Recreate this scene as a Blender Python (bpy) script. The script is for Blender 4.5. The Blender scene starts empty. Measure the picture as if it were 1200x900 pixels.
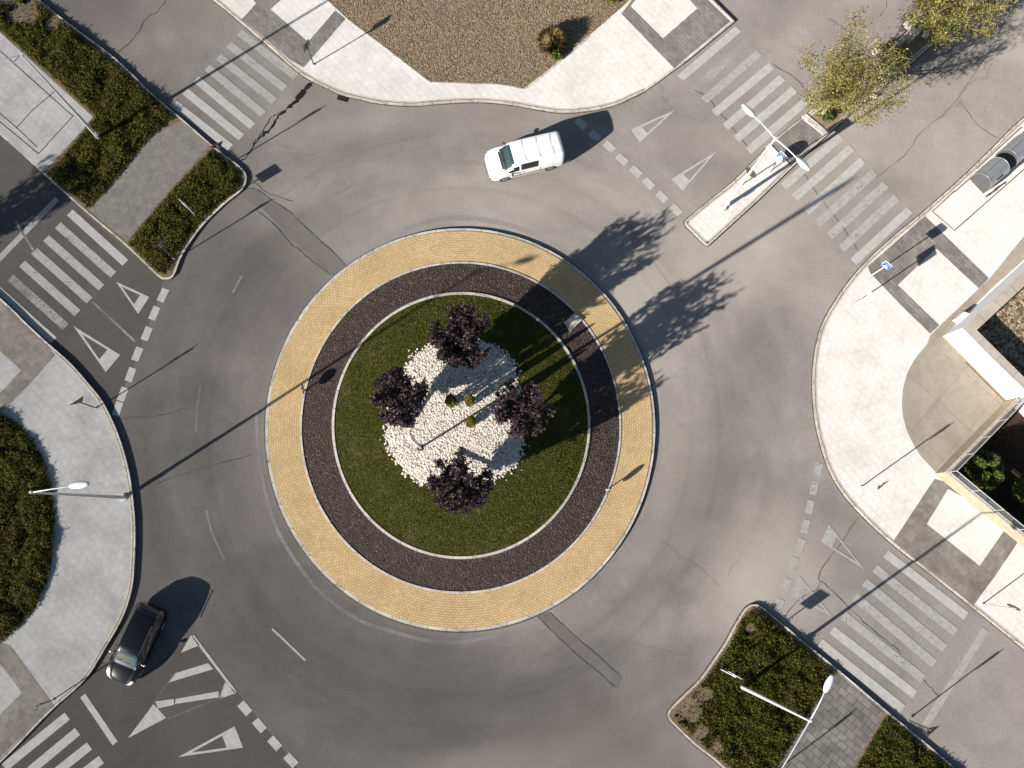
import bpy, bmesh, math, random
import numpy as np
from mathutils import Vector, Matrix, noise
rnd = random.Random(7)
rng = np.random.default_rng(11)
scene = bpy.context.scene
COL = scene.collection
rad = math.radians

# ------------------------------------------------------------------ camera geometry
F = 1150.0                      # focal length in photo pixels (photo 1200 x 900)
CAMH = 55.3                     # drone height above the road (m)
NX, NY = 552.0, 628.0           # where the plumb line under the drone meets the photo
_down = np.array([NX - 600, -(NY - 450), -F]); _down /= np.linalg.norm(_down)
_up = -_down
_X = np.array([1, 0, 0.]) - _up * _up[0]; _X /= np.linalg.norm(_X)
_Y = np.cross(_up, _X)
ROT = np.array([_X, _Y, _up])   # world = ROT @ cam

def P(px, py, z=0.0):
    """survey point: photo pixel -> plan position (m) on the level z"""
    r = ROT @ np.array([px - 600, 450 - py, -F])
    k = (CAMH - z) / -r[2]
    return (r[0] * k, r[1] * k)

def PL(pts, z=0.0):
    return [P(x, y, z) for x, y in pts]

SUN_AZ, SUN_EL = 33.9, 24.5     # direction the shadows run (deg from +X), sun elevation
SDIR = np.array([math.cos(rad(SUN_AZ)), math.sin(rad(SUN_AZ))])

# ------------------------------------------------------------------ materials
def newmat(name):
    m = bpy.data.materials.new(name); m.use_nodes = True
    nt = m.node_tree; nt.nodes.clear()
    out = nt.nodes.new('ShaderNodeOutputMaterial')
    b = nt.nodes.new('ShaderNodeBsdfPrincipled')
    nt.links.new(b.outputs[0], out.inputs[0])
    return m, nt, b, out

def N(nt, t, **kw):
    n = nt.nodes.new(t)
    for k, v in kw.items():
        if k.startswith('i_'):
            n.inputs[k[2:].replace('_', ' ')].default_value = v
        else:
            setattr(n, k, v)
    return n

def pos(nt):
    return N(nt, 'ShaderNodeNewGeometry').outputs['Position']

def noisetex(nt, vec, scale, detail=3, rough=.55, dist=0):
    n = N(nt, 'ShaderNodeTexNoise'); n.inputs['Scale'].default_value = scale
    n.inputs['Detail'].default_value = detail; n.inputs['Roughness'].default_value = rough
    n.inputs['Distortion'].default_value = dist
    nt.links.new(vec, n.inputs['Vector']); return n.outputs['Fac']

def ramp(nt, fac, stops):
    r = N(nt, 'ShaderNodeValToRGB'); nt.links.new(fac, r.inputs[0])
    e = r.color_ramp.elements
    while len(e) > 1: e.remove(e[0])
    e[0].position = stops[0][0]; e[0].color = c4(stops[0][1])
    for p, c in stops[1:]:
        q = e.new(p); q.color = c4(c)
    return r.outputs[0]

def c4(c):
    if isinstance(c, (int, float)): c = (c, c, c)
    return (c[0], c[1], c[2], 1)

def mix(nt, fac, a, b, mode='MIX'):
    m = N(nt, 'ShaderNodeMix', data_type='RGBA', blend_type=mode)
    for s, v in ((m.inputs[0], fac), (m.inputs[6], a), (m.inputs[7], b)):
        if hasattr(v, 'is_linked'): nt.links.new(v, s)
        else: s.default_value = v if isinstance(v, (int, float)) and s == m.inputs[0] else c4(v)
    return m.outputs[2]

def math_(nt, op, a, b=None, c=None):
    m = N(nt, 'ShaderNodeMath', operation=op)
    for i, v in enumerate((a, b, c)):
        if v is None: continue
        if hasattr(v, 'is_linked'): nt.links.new(v, m.inputs[i])
        else: m.inputs[i].default_value = v
    return m.outputs[0]

def bump(nt, b, h, dist=.02, strength=.6):
    n = N(nt, 'ShaderNodeBump'); n.inputs['Distance'].default_value = dist
    n.inputs['Strength'].default_value = strength
    nt.links.new(h, n.inputs['Height']); nt.links.new(n.outputs[0], b.inputs['Normal'])

def rough_diffuse(b, r=.95, spec=.15, dr=.9):
    b.inputs['Roughness'].default_value = r
    b.inputs['Specular IOR Level'].default_value = spec
    if 'Diffuse Roughness' in b.inputs: b.inputs['Diffuse Roughness'].default_value = dr

def simple(name, col, var=.25, scale=6, r=.6, metal=0, spec=.5, bmp=0, coat=0, dr=0):
    m, nt, b, o = newmat(name)
    p = pos(nt); f = noisetex(nt, p, scale)
    lo = tuple(c * (1 - var) for c in col); hi = tuple(min(1, c * (1 + var)) for c in col)
    nt.links.new(ramp(nt, f, [(.3, lo), (.7, hi)]), b.inputs['Base Color'])
    b.inputs['Roughness'].default_value = r; b.inputs['Metallic'].default_value = metal
    b.inputs['Specular IOR Level'].default_value = spec; b.inputs['Coat Weight'].default_value = coat
    b.inputs['Coat Roughness'].default_value = .05
    if 'Diffuse Roughness' in b.inputs: b.inputs['Diffuse Roughness'].default_value = dr
    if bmp: bump(nt, b, noisetex(nt, p, scale * 6), bmp, .6)
    return m

RC = P(540, 503, 0)             # roundabout centre
RC = (-0.56, 6.27)

def scaled(nt, vec, s, rot=0, loc=(0, 0, 0)):
    mp = N(nt, 'ShaderNodeMapping'); mp.inputs['Scale'].default_value = s
    mp.inputs['Rotation'].default_value = (0, 0, rot); mp.inputs['Location'].default_value = loc
    nt.links.new(vec, mp.inputs['Vector']); return mp.outputs[0]

def asphalt(name, base, sector=None, streak=True, seed=0.0):
    m, nt, b, o = newmat(name)
    p = scaled(nt, pos(nt), (1, 1, 1), loc=(seed, seed * 1.7, 0))
    # aggregate grain
    g = noisetex(nt, p, 22, 2, .7); g2 = noisetex(nt, p, 5.5, 4, .6)
    big = noisetex(nt, p, .16, 4, .55, .6); mid = noisetex(nt, p, .9, 4, .6, .3)
    c0 = tuple(base * w for w in (1.0, .918, .855))
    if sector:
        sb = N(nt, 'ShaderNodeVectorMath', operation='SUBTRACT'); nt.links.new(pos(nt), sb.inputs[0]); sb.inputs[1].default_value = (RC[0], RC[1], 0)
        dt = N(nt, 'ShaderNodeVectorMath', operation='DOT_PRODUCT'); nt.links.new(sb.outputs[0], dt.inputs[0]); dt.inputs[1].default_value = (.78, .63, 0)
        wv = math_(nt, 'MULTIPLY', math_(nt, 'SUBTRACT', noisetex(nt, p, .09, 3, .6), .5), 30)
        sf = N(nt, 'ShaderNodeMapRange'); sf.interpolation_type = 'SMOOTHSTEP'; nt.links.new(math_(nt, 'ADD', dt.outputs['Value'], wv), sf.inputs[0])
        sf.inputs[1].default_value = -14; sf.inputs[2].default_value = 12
    col = ramp(nt, big, [(.32, tuple(c * .86 for c in c0)), (.52, c0), (.68, tuple(c * 1.16 for c in c0))])
    col = mix(nt, .5, col, ramp(nt, mid, [(.3, .84), (.7, 1.12)]), 'MULTIPLY')
    col = mix(nt, .5, col, ramp(nt, g2, [(.25, .8), (.75, 1.18)]), 'MULTIPLY')
    col = mix(nt, .7, col, ramp(nt, g, [(.25, .7), (.75, 1.28)]), 'MULTIPLY')
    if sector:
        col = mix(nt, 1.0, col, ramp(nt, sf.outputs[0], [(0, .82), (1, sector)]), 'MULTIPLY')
    if streak:
        # worn wheel tracks following the circulating lane: noise stretched along circles
        sub = N(nt, 'ShaderNodeVectorMath', operation='SUBTRACT'); nt.links.new(pos(nt), sub.inputs[0])
        sub.inputs[1].default_value = (RC[0], RC[1], 0)
        sx = N(nt, 'ShaderNodeSeparateXYZ'); nt.links.new(sub.outputs[0], sx.inputs[0])
        ln = N(nt, 'ShaderNodeVectorMath', operation='LENGTH'); nt.links.new(sub.outputs[0], ln.inputs[0])
        r = ln.outputs['Value']
        ang = math_(nt, 'ARCTAN2', sx.outputs[1], sx.outputs[0])
        cx = N(nt, 'ShaderNodeCombineXYZ'); nt.links.new(math_(nt, 'MULTIPLY', r, .5), cx.inputs[0])
        nt.links.new(math_(nt, 'MULTIPLY', math_(nt, 'SINE', ang), 2.6), cx.inputs[1])
        nt.links.new(math_(nt, 'MULTIPLY', math_(nt, 'COSINE', ang), 2.6), cx.inputs[2])
        s = noisetex(nt, cx.outputs[0], 1.0, 4, .6)
        near = N(nt, 'ShaderNodeMapRange'); near.interpolation_type = 'SMOOTHSTEP'
        nt.links.new(r, near.inputs[0]); near.inputs[1].default_value = 17; near.inputs[2].default_value = 23
        near.inputs[3].default_value = .85; near.inputs[4].default_value = .12
        col = mix(nt, near.outputs[0], col, mix(nt, 1.0, col, ramp(nt, s, [(.3, .82), (.5, 1.0), (.7, 1.17)]), 'MULTIPLY'))
        # tyre-polished paler band in the middle of the circulating lane
        band = ramp(nt, r_norm(nt, r, 11.2, 20.0), [(0, 1.2), (.10, 1.16), (.24, .98), (.42, .86), (.58, 1.0), (.72, .92), (.9, 1.08), (1, 1.0)])
        col = mix(nt, .8, col, band, 'MULTIPLY')
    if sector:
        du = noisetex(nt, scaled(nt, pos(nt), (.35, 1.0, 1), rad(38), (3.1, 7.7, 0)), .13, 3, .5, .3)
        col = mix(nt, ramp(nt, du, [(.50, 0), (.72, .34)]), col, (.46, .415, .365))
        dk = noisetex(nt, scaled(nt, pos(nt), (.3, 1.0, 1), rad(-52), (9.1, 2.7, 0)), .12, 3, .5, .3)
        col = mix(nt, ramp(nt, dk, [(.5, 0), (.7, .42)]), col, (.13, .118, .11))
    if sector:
        # soft pale and dark ellipses mixed into the road colour, edges broken by noise
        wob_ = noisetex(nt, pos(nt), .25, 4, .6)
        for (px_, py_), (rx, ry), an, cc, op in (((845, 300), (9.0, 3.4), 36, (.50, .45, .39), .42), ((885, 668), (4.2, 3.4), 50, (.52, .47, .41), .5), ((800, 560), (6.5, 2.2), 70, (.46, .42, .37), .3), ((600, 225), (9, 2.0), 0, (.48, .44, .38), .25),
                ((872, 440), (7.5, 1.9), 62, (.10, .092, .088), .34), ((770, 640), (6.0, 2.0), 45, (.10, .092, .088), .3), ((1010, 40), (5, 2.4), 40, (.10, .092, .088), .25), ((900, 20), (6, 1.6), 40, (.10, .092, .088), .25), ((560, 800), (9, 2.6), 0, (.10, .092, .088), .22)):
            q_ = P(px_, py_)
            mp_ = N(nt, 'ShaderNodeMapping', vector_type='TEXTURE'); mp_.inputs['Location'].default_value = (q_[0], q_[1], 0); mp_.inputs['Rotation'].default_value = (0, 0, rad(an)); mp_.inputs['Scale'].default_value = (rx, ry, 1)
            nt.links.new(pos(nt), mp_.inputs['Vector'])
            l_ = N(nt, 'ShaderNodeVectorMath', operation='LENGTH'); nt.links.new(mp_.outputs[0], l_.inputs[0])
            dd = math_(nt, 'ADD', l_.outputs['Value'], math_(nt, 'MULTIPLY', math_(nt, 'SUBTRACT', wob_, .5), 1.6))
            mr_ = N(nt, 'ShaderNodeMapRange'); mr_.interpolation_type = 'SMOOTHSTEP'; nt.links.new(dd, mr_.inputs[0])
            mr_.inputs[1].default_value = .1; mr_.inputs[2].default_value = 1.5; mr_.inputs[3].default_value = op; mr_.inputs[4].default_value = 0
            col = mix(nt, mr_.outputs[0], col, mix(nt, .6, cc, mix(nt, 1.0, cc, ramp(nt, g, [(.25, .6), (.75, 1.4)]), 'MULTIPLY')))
    # oil drips and tar spots
    sp_ = noisetex(nt, p, 4.2, 2, .4)
    col = mix(nt, ramp(nt, sp_, [(.73, 0), (.77, .3)]), col, (.06, .055, .05))
    # thin meandering cracks
    v = N(nt, 'ShaderNodeTexVoronoi', feature='DISTANCE_TO_EDGE'); v.inputs['Scale'].default_value = .11
    wob = N(nt, 'ShaderNodeTexNoise'); wob.inputs['Scale'].default_value = .9; wob.inputs['Detail'].default_value = 5
    nt.links.new(p, wob.inputs['Vector'])
    va = N(nt, 'ShaderNodeVectorMath', operation='MULTIPLY_ADD')
    nt.links.new(wob.outputs['Color'], va.inputs[0]); va.inputs[1].default_value = (1.6, 1.6, 0); nt.links.new(p, va.inputs[2])
    nt.links.new(va.outputs[0], v.inputs['Vector'])
    cr = ramp(nt, v.outputs['Distance'], [(0, .45), (.0022, .6), (.0045, 1)])
    gate = ramp(nt, noisetex(nt, p, .12, 1), [(.56, 0), (.64, .4)])
    col = mix(nt, gate, col, mix(nt, 1.0, col, cr, 'MULTIPLY'))
    nt.links.new(col, b.inputs['Base Color'])
    rough_diffuse(b, .85, .25, 1.0)
    bump(nt, b, g, .006, .5)
    return m

def r_norm(nt, r, a, c):
    mr = N(nt, 'ShaderNodeMapRange'); nt.links.new(r, mr.inputs[0])
    mr.inputs[1].default_value = a; mr.inputs[2].default_value = c
    return mr.outputs[0]

def tiles(name, base, joint, w, h, rotdeg, jw=.012, var=.08, off=.5, bias=0, stain=.25, dr=.6, sx=1.0):
    m, nt, b, o = newmat(name)
    p = pos(nt)
    q = scaled(nt, p, (1, 1, 1), rad(rotdeg))
    br = N(nt, 'ShaderNodeTexBrick'); nt.links.new(q, br.inputs['Vector'])
    br.offset = off; br.inputs['Scale'].default_value = 1
    br.inputs['Brick Width'].default_value = w; br.inputs['Row Height'].default_value = h
    br.inputs['Mortar Size'].default_value = jw; br.inputs['Mortar Smooth'].default_value = .3
    br.inputs['Bias'].default_value = bias
    br.inputs['Color1'].default_value = c4(tuple(x * (1 - var) for x in base))
    br.inputs['Color2'].default_value = c4(tuple(min(.95, x * (1 + var)) for x in base))
    br.inputs['Mortar'].default_value = c4(joint)
    st = noisetex(nt, p, .55, 5, .6, .4); st2 = noisetex(nt, p, 3.2, 4, .6)
    g = noisetex(nt, p, 30, 2, .7)
    col = mix(nt, 1.0, br.outputs['Color'], ramp(nt, st, [(.3, 1 - stain), (.6, 1.0)]), 'MULTIPLY')
    col = mix(nt, .6, col, ramp(nt, st2, [(.3, 1 - stain), (.65, 1.04)]), 'MULTIPLY')
    col = mix(nt, .6, col, ramp(nt, g, [(.25, .86), (.75, 1.08)]), 'MULTIPLY')
    nt.links.new(col, b.inputs['Base Color']); rough_diffuse(b, .8, .25, dr)
    bump(nt, b, br.outputs['Fac'], -.008, .5)
    return m

def paint(name, alb, cover):
    """road paint; where it has worn off the sheet is open and the asphalt shows"""
    m, nt, b, o = newmat(name)
    p = pos(nt)
    n1 = noisetex(nt, p, 7, 6, .75, .4); n2 = noisetex(nt, p, 1.1, 3, .6)
    s = math_(nt, 'ADD', math_(nt, 'MULTIPLY', n1, .7), math_(nt, 'MULTIPLY', n2, .3))
    a = ramp(nt, s, [(.5 - (cover - .5) * .55 - .05, 0), (.5 - (cover - .5) * .55 + .06, 1)])
    col = ramp(nt, noisetex(nt, p, 3, 5, .7), [(.3, tuple(alb * c * .72 for c in (1, .97, .93))), (.7, tuple(alb * c for c in (1, .965, .915)))])
    nt.links.new(col, b.inputs['Base Color']); rough_diffuse(b, .7, .3, .5)
    tr = N(nt, 'ShaderNodeBsdfTransparent'); mx = N(nt, 'ShaderNodeMixShader')
    nt.links.new(a, mx.inputs[0]); nt.links.new(tr.outputs[0], mx.inputs[1]); nt.links.new(b.outputs[0], mx.inputs[2])
    nt.links.new(mx.outputs[0], o.inputs[0])
    return m

def faded(name, alb, op):
    m, nt, b, o = newmat(name)
    p = pos(nt)
    n1 = noisetex(nt, p, 5, 6, .75, .4); n2 = noisetex(nt, p, .35, 2, .5)
    a = math_(nt, 'MULTIPLY', ramp(nt, n1, [(.35, .25), (.65, 1)]), ramp(nt, n2, [(.35, op * .25), (.6, op)]))
    b.inputs['Base Color'].default_value = c4((alb, alb * .96, alb * .92)); rough_diffuse(b, .8, .2, .6)
    tr = N(nt, 'ShaderNodeBsdfTransparent'); mx = N(nt, 'ShaderNodeMixShader')
    nt.links.new(a, mx.inputs[0]); nt.links.new(tr.outputs[0], mx.inputs[1]); nt.links.new(b.outputs[0], mx.inputs[2])
    nt.links.new(mx.outputs[0], o.inputs[0])
    return m

def grainy(name, stops, scale, bmp=.03, fine=30, patch=None, vor=False, dr=1.0):
    m, nt, b, o = newmat(name)
    p = pos(nt)
    if vor:
        v = N(nt, 'ShaderNodeTexVoronoi'); v.inputs['Scale'].default_value = scale; nt.links.new(p, v.inputs['Vector'])
        sp = N(nt, 'ShaderNodeSeparateColor'); nt.links.new(v.outputs['Color'], sp.inputs[0]); f = sp.outputs[0]; h = math_(nt, 'SUBTRACT', 1.0, v.outputs['Distance'])
    else:
        f = noisetex(nt, p, scale, 4, .7); h = f
    col = ramp(nt, f, stops)
    col = mix(nt, .7, col, ramp(nt, noisetex(nt, p, fine, 2, .7), [(.3, .6), (.7, 1.35)]), 'MULTIPLY')
    if patch: col = mix(nt, ramp(nt, noisetex(nt, p, patch[0], 4, .6), [(patch[1], 0), (patch[1] + .15, 1)]), col, mix(nt, .8, col, patch[2], 'MIX'))
    nt.links.new(col, b.inputs['Base Color']); rough_diffuse(b, .95, .1, dr)
    bump(nt, b, h, bmp, .9)
    return m

def leafmat(name, stops, rough=.5, spec=.4, trans=.15, patch=None):
    m, nt, b, o = newmat(name)
    g = N(nt, 'ShaderNodeNewGeometry')
    col = ramp(nt, g.outputs['Random Per Island'], stops)
    if patch:
        col = mix(nt, ramp(nt, noisetex(nt, g.outputs['Position'], patch[0], 4, .6), [(patch[1], 0), (patch[1] + .12, .85)]), col, mix(nt, .6, col, patch[2]))
    nt.links.new(col, b.inputs['Base Color'])
    b.inputs['Roughness'].default_value = rough; b.inputs['Specular IOR Level'].default_value = spec
    t = N(nt, 'ShaderNodeBsdfTranslucent'); nt.links.new(col, t.inputs[0])
    mx = N(nt, 'ShaderNodeMixShader'); mx.inputs[0].default_value = trans
    nt.links.new(b.outputs[0], mx.inputs[1]); nt.links.new(t.outputs[0], mx.inputs[2]); nt.links.new(mx.outputs[0], o.inputs[0])
    return m

M = {}
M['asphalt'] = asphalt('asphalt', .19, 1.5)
M['asphalt_new'] = asphalt('asphalt newer', .112, streak=False, seed=13)
M['asphalt_patch'] = asphalt('asphalt patch', .185, streak=False, seed=31)
M['seal'] = grainy('bitumen seal', [(.3, .012), (.7, .03)], 6, .01)
M['crack'] = grainy('crack', [(.3, .055), (.7, .09)], 6, .01)
M['earth'] = grainy('dry earth', [(.3, (.16, .12, .08)), (.7, (.27, .21, .15))], 1.5)
M['white_tile'] = tiles('pale paving', (.76, .73, .69), (.61, .57, .52), .4, .4, 47, .010, .02, .5, stain=.14)
M['grey_tile_w'] = tiles('pale grey paving', (.50, .49, .475), (.40, .39, .375), .4, .4, 45, .012, .035, .5, stain=.22)
M['dark_tile'] = tiles('dark paving', (.27, .25, .23), (.19, .172, .155), .4, .2, 47, .014, .16, .5, stain=.3)
M['path_tile'] = tiles('path slabs', (.24, .225, .20), (.10, .092, .08), .55, .38, 40, .016, .16, .5, stain=.35)
M['path_old'] = grainy('worn path concrete', [(.3, (.19, .178, .16)), (.7, (.30, .28, .255))], 2.5, .01)
M['brown_tile'] = tiles('brown grey paving', (.30, .27, .24), (.23, .205, .18), .4, .4, 45, .01, .1, .5, stain=.4)
M['beige'] = tiles('beige forecourt', (.37, .32, .265), (.27, .23, .19), 2.4, 2.4, 43, .015, .03, 0, stain=.2)
M['gutter'] = grainy('gutter concrete', [(.3, (.42, .38, .32)), (.7, (.62, .57, .50))], 3, .01, dr=.5)
M['kerb'] = tiles('kerb stone', (.66, .62, .56), (.3, .26, .21), 1.0, 1.0, 20, .02, .1, .5, stain=.35)
M['joint'] = grainy('dirty joint', [(.3, (.06, .048, .035)), (.7, (.2, .165, .125))], 3, .01)
M['paint'] = paint('road paint', .50, .80)
M['paint_worn'] = paint('road paint worn', .42, .70)
M['paint_old'] = faded('road paint very worn', .50, .85)
M['faded'] = faded('faded line', .40, .75)
M['faint'] = faded('faint line', .33, .5)
M['lawn_soil'] = grainy('lawn base', [(.3, (.045, .055, .010)), (.7, (.085, .092, .020))], 3, .03, patch=(.8, .55, (.13, .11, .05)))
M['mulch'] = grainy('mulch', [(.25, (.045, .033, .029)), (.75, (.115, .088, .078))], 4, .06, 26)
M['mulch_chip'] = leafmat('mulch chips', [(0, (.045, .033, .029)), (.8, (.095, .072, .064)), (1, (.2, .155, .12))], .9, .1, 0)
M['stone_base'] = grainy('white stone base', [(.3, (.3, .25, .19)), (.7, (.60, .54, .46))], 9, .05)
M['stone'] = leafmat('white stones', [(0, (.34, .27, .19)), (.2, (.60, .53, .44)), (1, (.80, .77, .71))], .8, .2, 0)
M['gravel'] = grainy('gravel', [(.1, (.15, .11, .07)), (.5, (.25, .185, .12)), (.9, (.36, .28, .19))], 12, .05, 22, vor=True, patch=(.3, .56, (.17, .14, .12)))
M['pebble'] = leafmat('gravel stones', [(0, (.15, .105, .065)), (.5, (.26, .19, .125)), (1, (.42, .34, .25))], .9, .15, 0)
M['roof_gravel'] = grainy('roof gravel', [(.1, (.10, .075, .05)), (.5, (.24, .18, .12)), (.9, (.42, .33, .24))], 7, .05, 22, vor=True)
M['cover'] = leafmat('ground cover leaves', [(0, (.022, .032, .003)), (.5, (.072, .082, .008)), (.85, (.14, .135, .016)), (1, (.25, .20, .05))], .6, .2, .25, patch=(.9, .52, (.13, .078, .024)))
M['cover_base'] = grainy('ground cover base', [(.3, (.010, .014, .004)), (.7, (.022, .022, .008))], 4, .05)
M['grass'] = leafmat('grass', [(0, (.07, .080, .010)), (.6, (.135, .142, .020)), (1, (.24, .21, .06))], .6, .25, .2, patch=(.6, .56, (.15, .12, .05)))
M['purple'] = leafmat('purple leaves', [(0, (.018, .010, .012)), (.6, (.038, .022, .025)), (1, (.085, .055, .058))], .5, .4, .08)
M['bark'] = simple('bark', (.08, .06, .05), .3, 8, .9, spec=.1)
M['bark_pale'] = simple('pale bark', (.30, .26, .20), .3, 6, .9, spec=.1)
M['yellowleaf'] = leafmat('yellow green leaves', [(0, (.13, .12, .018)), (.5, (.27, .25, .045)), (1, (.46, .39, .11))], .5, .3, .35)
M['cypress'] = leafmat('cypress', [(0, (.05, .05, .008)), (.6, (.13, .12, .018)), (1, (.22, .19, .04))], .6, .2, .1)
M['bush'] = leafmat('bush leaves', [(0, (.04, .07, .01)), (.6, (.10, .14, .02)), (1, (.20, .22, .05))], .55, .3, .2)
M['drybush'] = leafmat('dry blades', [(0, (.16, .10, .03)), (.5, (.36, .25, .09)), (1, (.55, .44, .22))], .7, .2, .2)
M['rock'] = simple('pale rock', (.62, .58, .52), .2, 5, .9, spec=.1, bmp=.02)
M['galv'] = simple('galvanised steel', (.55, .56, .57), .1, 4, .45, metal=.35)
M['lamp_white'] = simple('white lamp metal', (.66, .67, .68), .04, 4, .35)
M['lamp_glass'] = simple('lamp glass', (.45, .50, .56), .1, 4, .12, spec=.8)
M['sign_back'] = simple('sign back', (.06, .06, .065), .2, 4, .5, metal=.3)
M['sign_white'] = simple('sign white', (.8, .8, .8), .04, 4, .35)
M['sign_red'] = simple('sign red', (.55, .03, .03), .08, 4, .35)
M['sign_blue'] = simple('sign blue', (.03, .11, .34), .08, 4, .35)
M['dark_metal'] = simple('dark metal', (.045, .045, .05), .2, 5, .5)
M['black_plastic'] = simple('black plastic', (.018, .018, .02), .2, 5, .5)
M['tyre'] = simple('tyre rubber', (.02, .02, .02), .2, 8, .85)
M['rim'] = simple('wheel rim', (.42, .43, .45), .1, 8, .3, metal=.7)
M['van_white'] = simple('white paint', (.86, .86, .86), .02, 2, .3, coat=.4)
M['car_black'] = simple('black paint', (.005, .005, .006), .1, 2, .22, spec=.35, coat=.35)
M['chrome'] = simple('chrome', (.75, .76, .78), .03, 6, .15, metal=1)
M['glass'] = simple('car glass', (.016, .036, .042), .25, 1.1, .06, spec=.9, coat=1)
M['glass_dark'] = simple('car side glass', (.012, .016, .02), .2, 2, .08, spec=.8)
M['headlight'] = simple('headlight lens', (.42, .44, .46), .3, 6, .12, spec=.8)
M['taillight'] = simple('tail light lens', (.35, .02, .02), .1, 6, .2)
M['bin'] = simple('container grey', (.36, .37, .38), .08, 2, .38, metal=.4)
M['bin_dark'] = simple('container end', (.075, .078, .078), .12, 3, .5)
M['wall_white'] = simple('white render', (.80, .79, .77), .04, 1.2, .85, spec=.15, bmp=.005)
M['coping'] = tiles('beige coping', (.50, .44, .37), (.25, .2, .16), 1.3, 1.3, 44, .012, .05, 0, stain=.22)
M['wall_cream'] = simple('cream stone', (.36, .30, .225), .16, 3, .85, spec=.15, bmp=.01)
M['soil_dark'] = grainy('dark garden soil', [(.3, (.035, .022, .014)), (.7, (.075, .05, .034))], 4)
M['planting'] = grainy('planter soil', [(.3, (.18, .125, .085)), (.7, (.34, .25, .18))], 3)
M['mast'] = simple('pale mast', (.75, .74, .71), .05, 4, .5)
M['iron'] = simple('cast iron', (.03, .03, .032), .2, 6, .6, metal=.4)

# yellow setts laid in rings: brick on UV (u along the circle, v across)
def sett():
    m, nt, b, o = newmat('yellow setts')
    uv = N(nt, 'ShaderNodeUVMap').outputs[0]
    br = N(nt, 'ShaderNodeTexBrick'); nt.links.new(uv, br.inputs['Vector'])
    br.inputs['Scale'].default_value = 1; br.inputs['Brick Width'].default_value = .21; br.inputs['Row Height'].default_value = .13
    br.inputs['Mortar Size'].default_value = .010; br.inputs['Mortar Smooth'].default_value = .2
    br.inputs['Color1'].default_value = c4((.60, .43, .215)); br.inputs['Color2'].default_value = c4((.67, .505, .275))
    br.inputs['Mortar'].default_value = c4((.38, .26, .13))
    p = pos(nt)
    col = mix(nt, .8, br.outputs['Color'], ramp(nt, noisetex(nt, p, .6, 5, .6), [(.3, .88), (.62, 1.05)]), 'MULTIPLY')
    col = mix(nt, .7, col, ramp(nt, noisetex(nt, p, 6, 4, .7), [(.3, .80), (.7, 1.12)]), 'MULTIPLY')
    nt.links.new(col, b.inputs['Base Color']); rough_diffuse(b, .85, .2, .8)
    bump(nt, b, br.outputs['Fac'], -.012, .6)
    return m
M['sett'] = sett()

# ------------------------------------------------------------------ object helpers
def mesh(name, verts, faces, mat, parent=None, smooth=False, uvs=None):
    me = bpy.data.meshes.new(name)
    me.from_pydata([tuple(v) for v in verts], [], [tuple(f) for f in faces])
    mats = mat if isinstance(mat, list) else [mat]
    for mm in mats: me.materials.append(mm)
    if smooth:
        me.polygons.foreach_set('use_smooth', [True] * len(me.polygons))
    me.update()
    o = bpy.data.objects.new(name, me); COL.objects.link(o)
    if parent is not None: o.parent = parent
    return o

def bmobj(name, bm, mat, parent=None, smooth=False):
    me = bpy.data.meshes.new(name); bm.to_mesh(me); bm.free()
    me.materials.append(mat)
    if smooth: me.polygons.foreach_set('use_smooth', [True] * len(me.polygons))
    o = bpy.data.objects.new(name, me); COL.objects.link(o)
    if parent is not None: o.parent = parent
    return o

def fastmesh(name, V, nper, mat, parent=None, smooth=False):
    """V: (n, nper, 3) array of separate polygons"""
    n = V.shape[0]
    me = bpy.data.meshes.new(name)
    me.vertices.add(n * nper); me.vertices.foreach_set('co', V.reshape(-1).astype(np.float32))
    me.loops.add(n * nper); me.loops.foreach_set('vertex_index', np.arange(n * nper, dtype=np.int32))
    me.polygons.add(n); me.polygons.foreach_set('loop_start', np.arange(n, dtype=np.int32) * nper)
    me.polygons.foreach_set('loop_total', np.full(n, nper, dtype=np.int32))
    me.materials.append(mat); me.update(calc_edges=True); me.validate()
    o = bpy.data.objects.new(name, me); COL.objects.link(o)
    if parent is not None: o.parent = parent
    return o

def struct(o): o['kind'] = 'structure'; return o
def stuff(o): o['kind'] = 'stuff'; return o
def tag(o, label, cat, group=None):
    o['label'] = label; o['category'] = cat
    if group: o['group'] = group
    return o
def empty(name, loc, label, cat, group=None, rz=0):
    e = bpy.data.objects.new(name, None); COL.objects.link(e)
    e.location = loc; e.rotation_euler = (0, 0, rz); e.empty_display_size = .3
    return tag(e, label, cat, group)
def copy_tree(o, parent=None):
    c = o.copy(); COL.objects.link(c); c.parent = parent
    for ch in [k for k in o.children]: copy_tree(ch, c)
    return c

def area2(p):
    return sum(p[i][0] * p[(i + 1) % len(p)][1] - p[(i + 1) % len(p)][0] * p[i][1] for i in range(len(p)))

def slab(name, pts, z, mat, z0=None, parent=None):
    if area2(pts) < 0: pts = pts[::-1]
    n = len(pts); V = [(x, y, z) for x, y in pts]; Fc = [tuple(range(n))]
    if z0 is not None:
        V += [(x, y, z0) for x, y in pts]
        Fc += [(i, i + n, (i + 1) % n + n, (i + 1) % n) for i in range(n)]
    return mesh(name, V, Fc, mat, parent)

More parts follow.
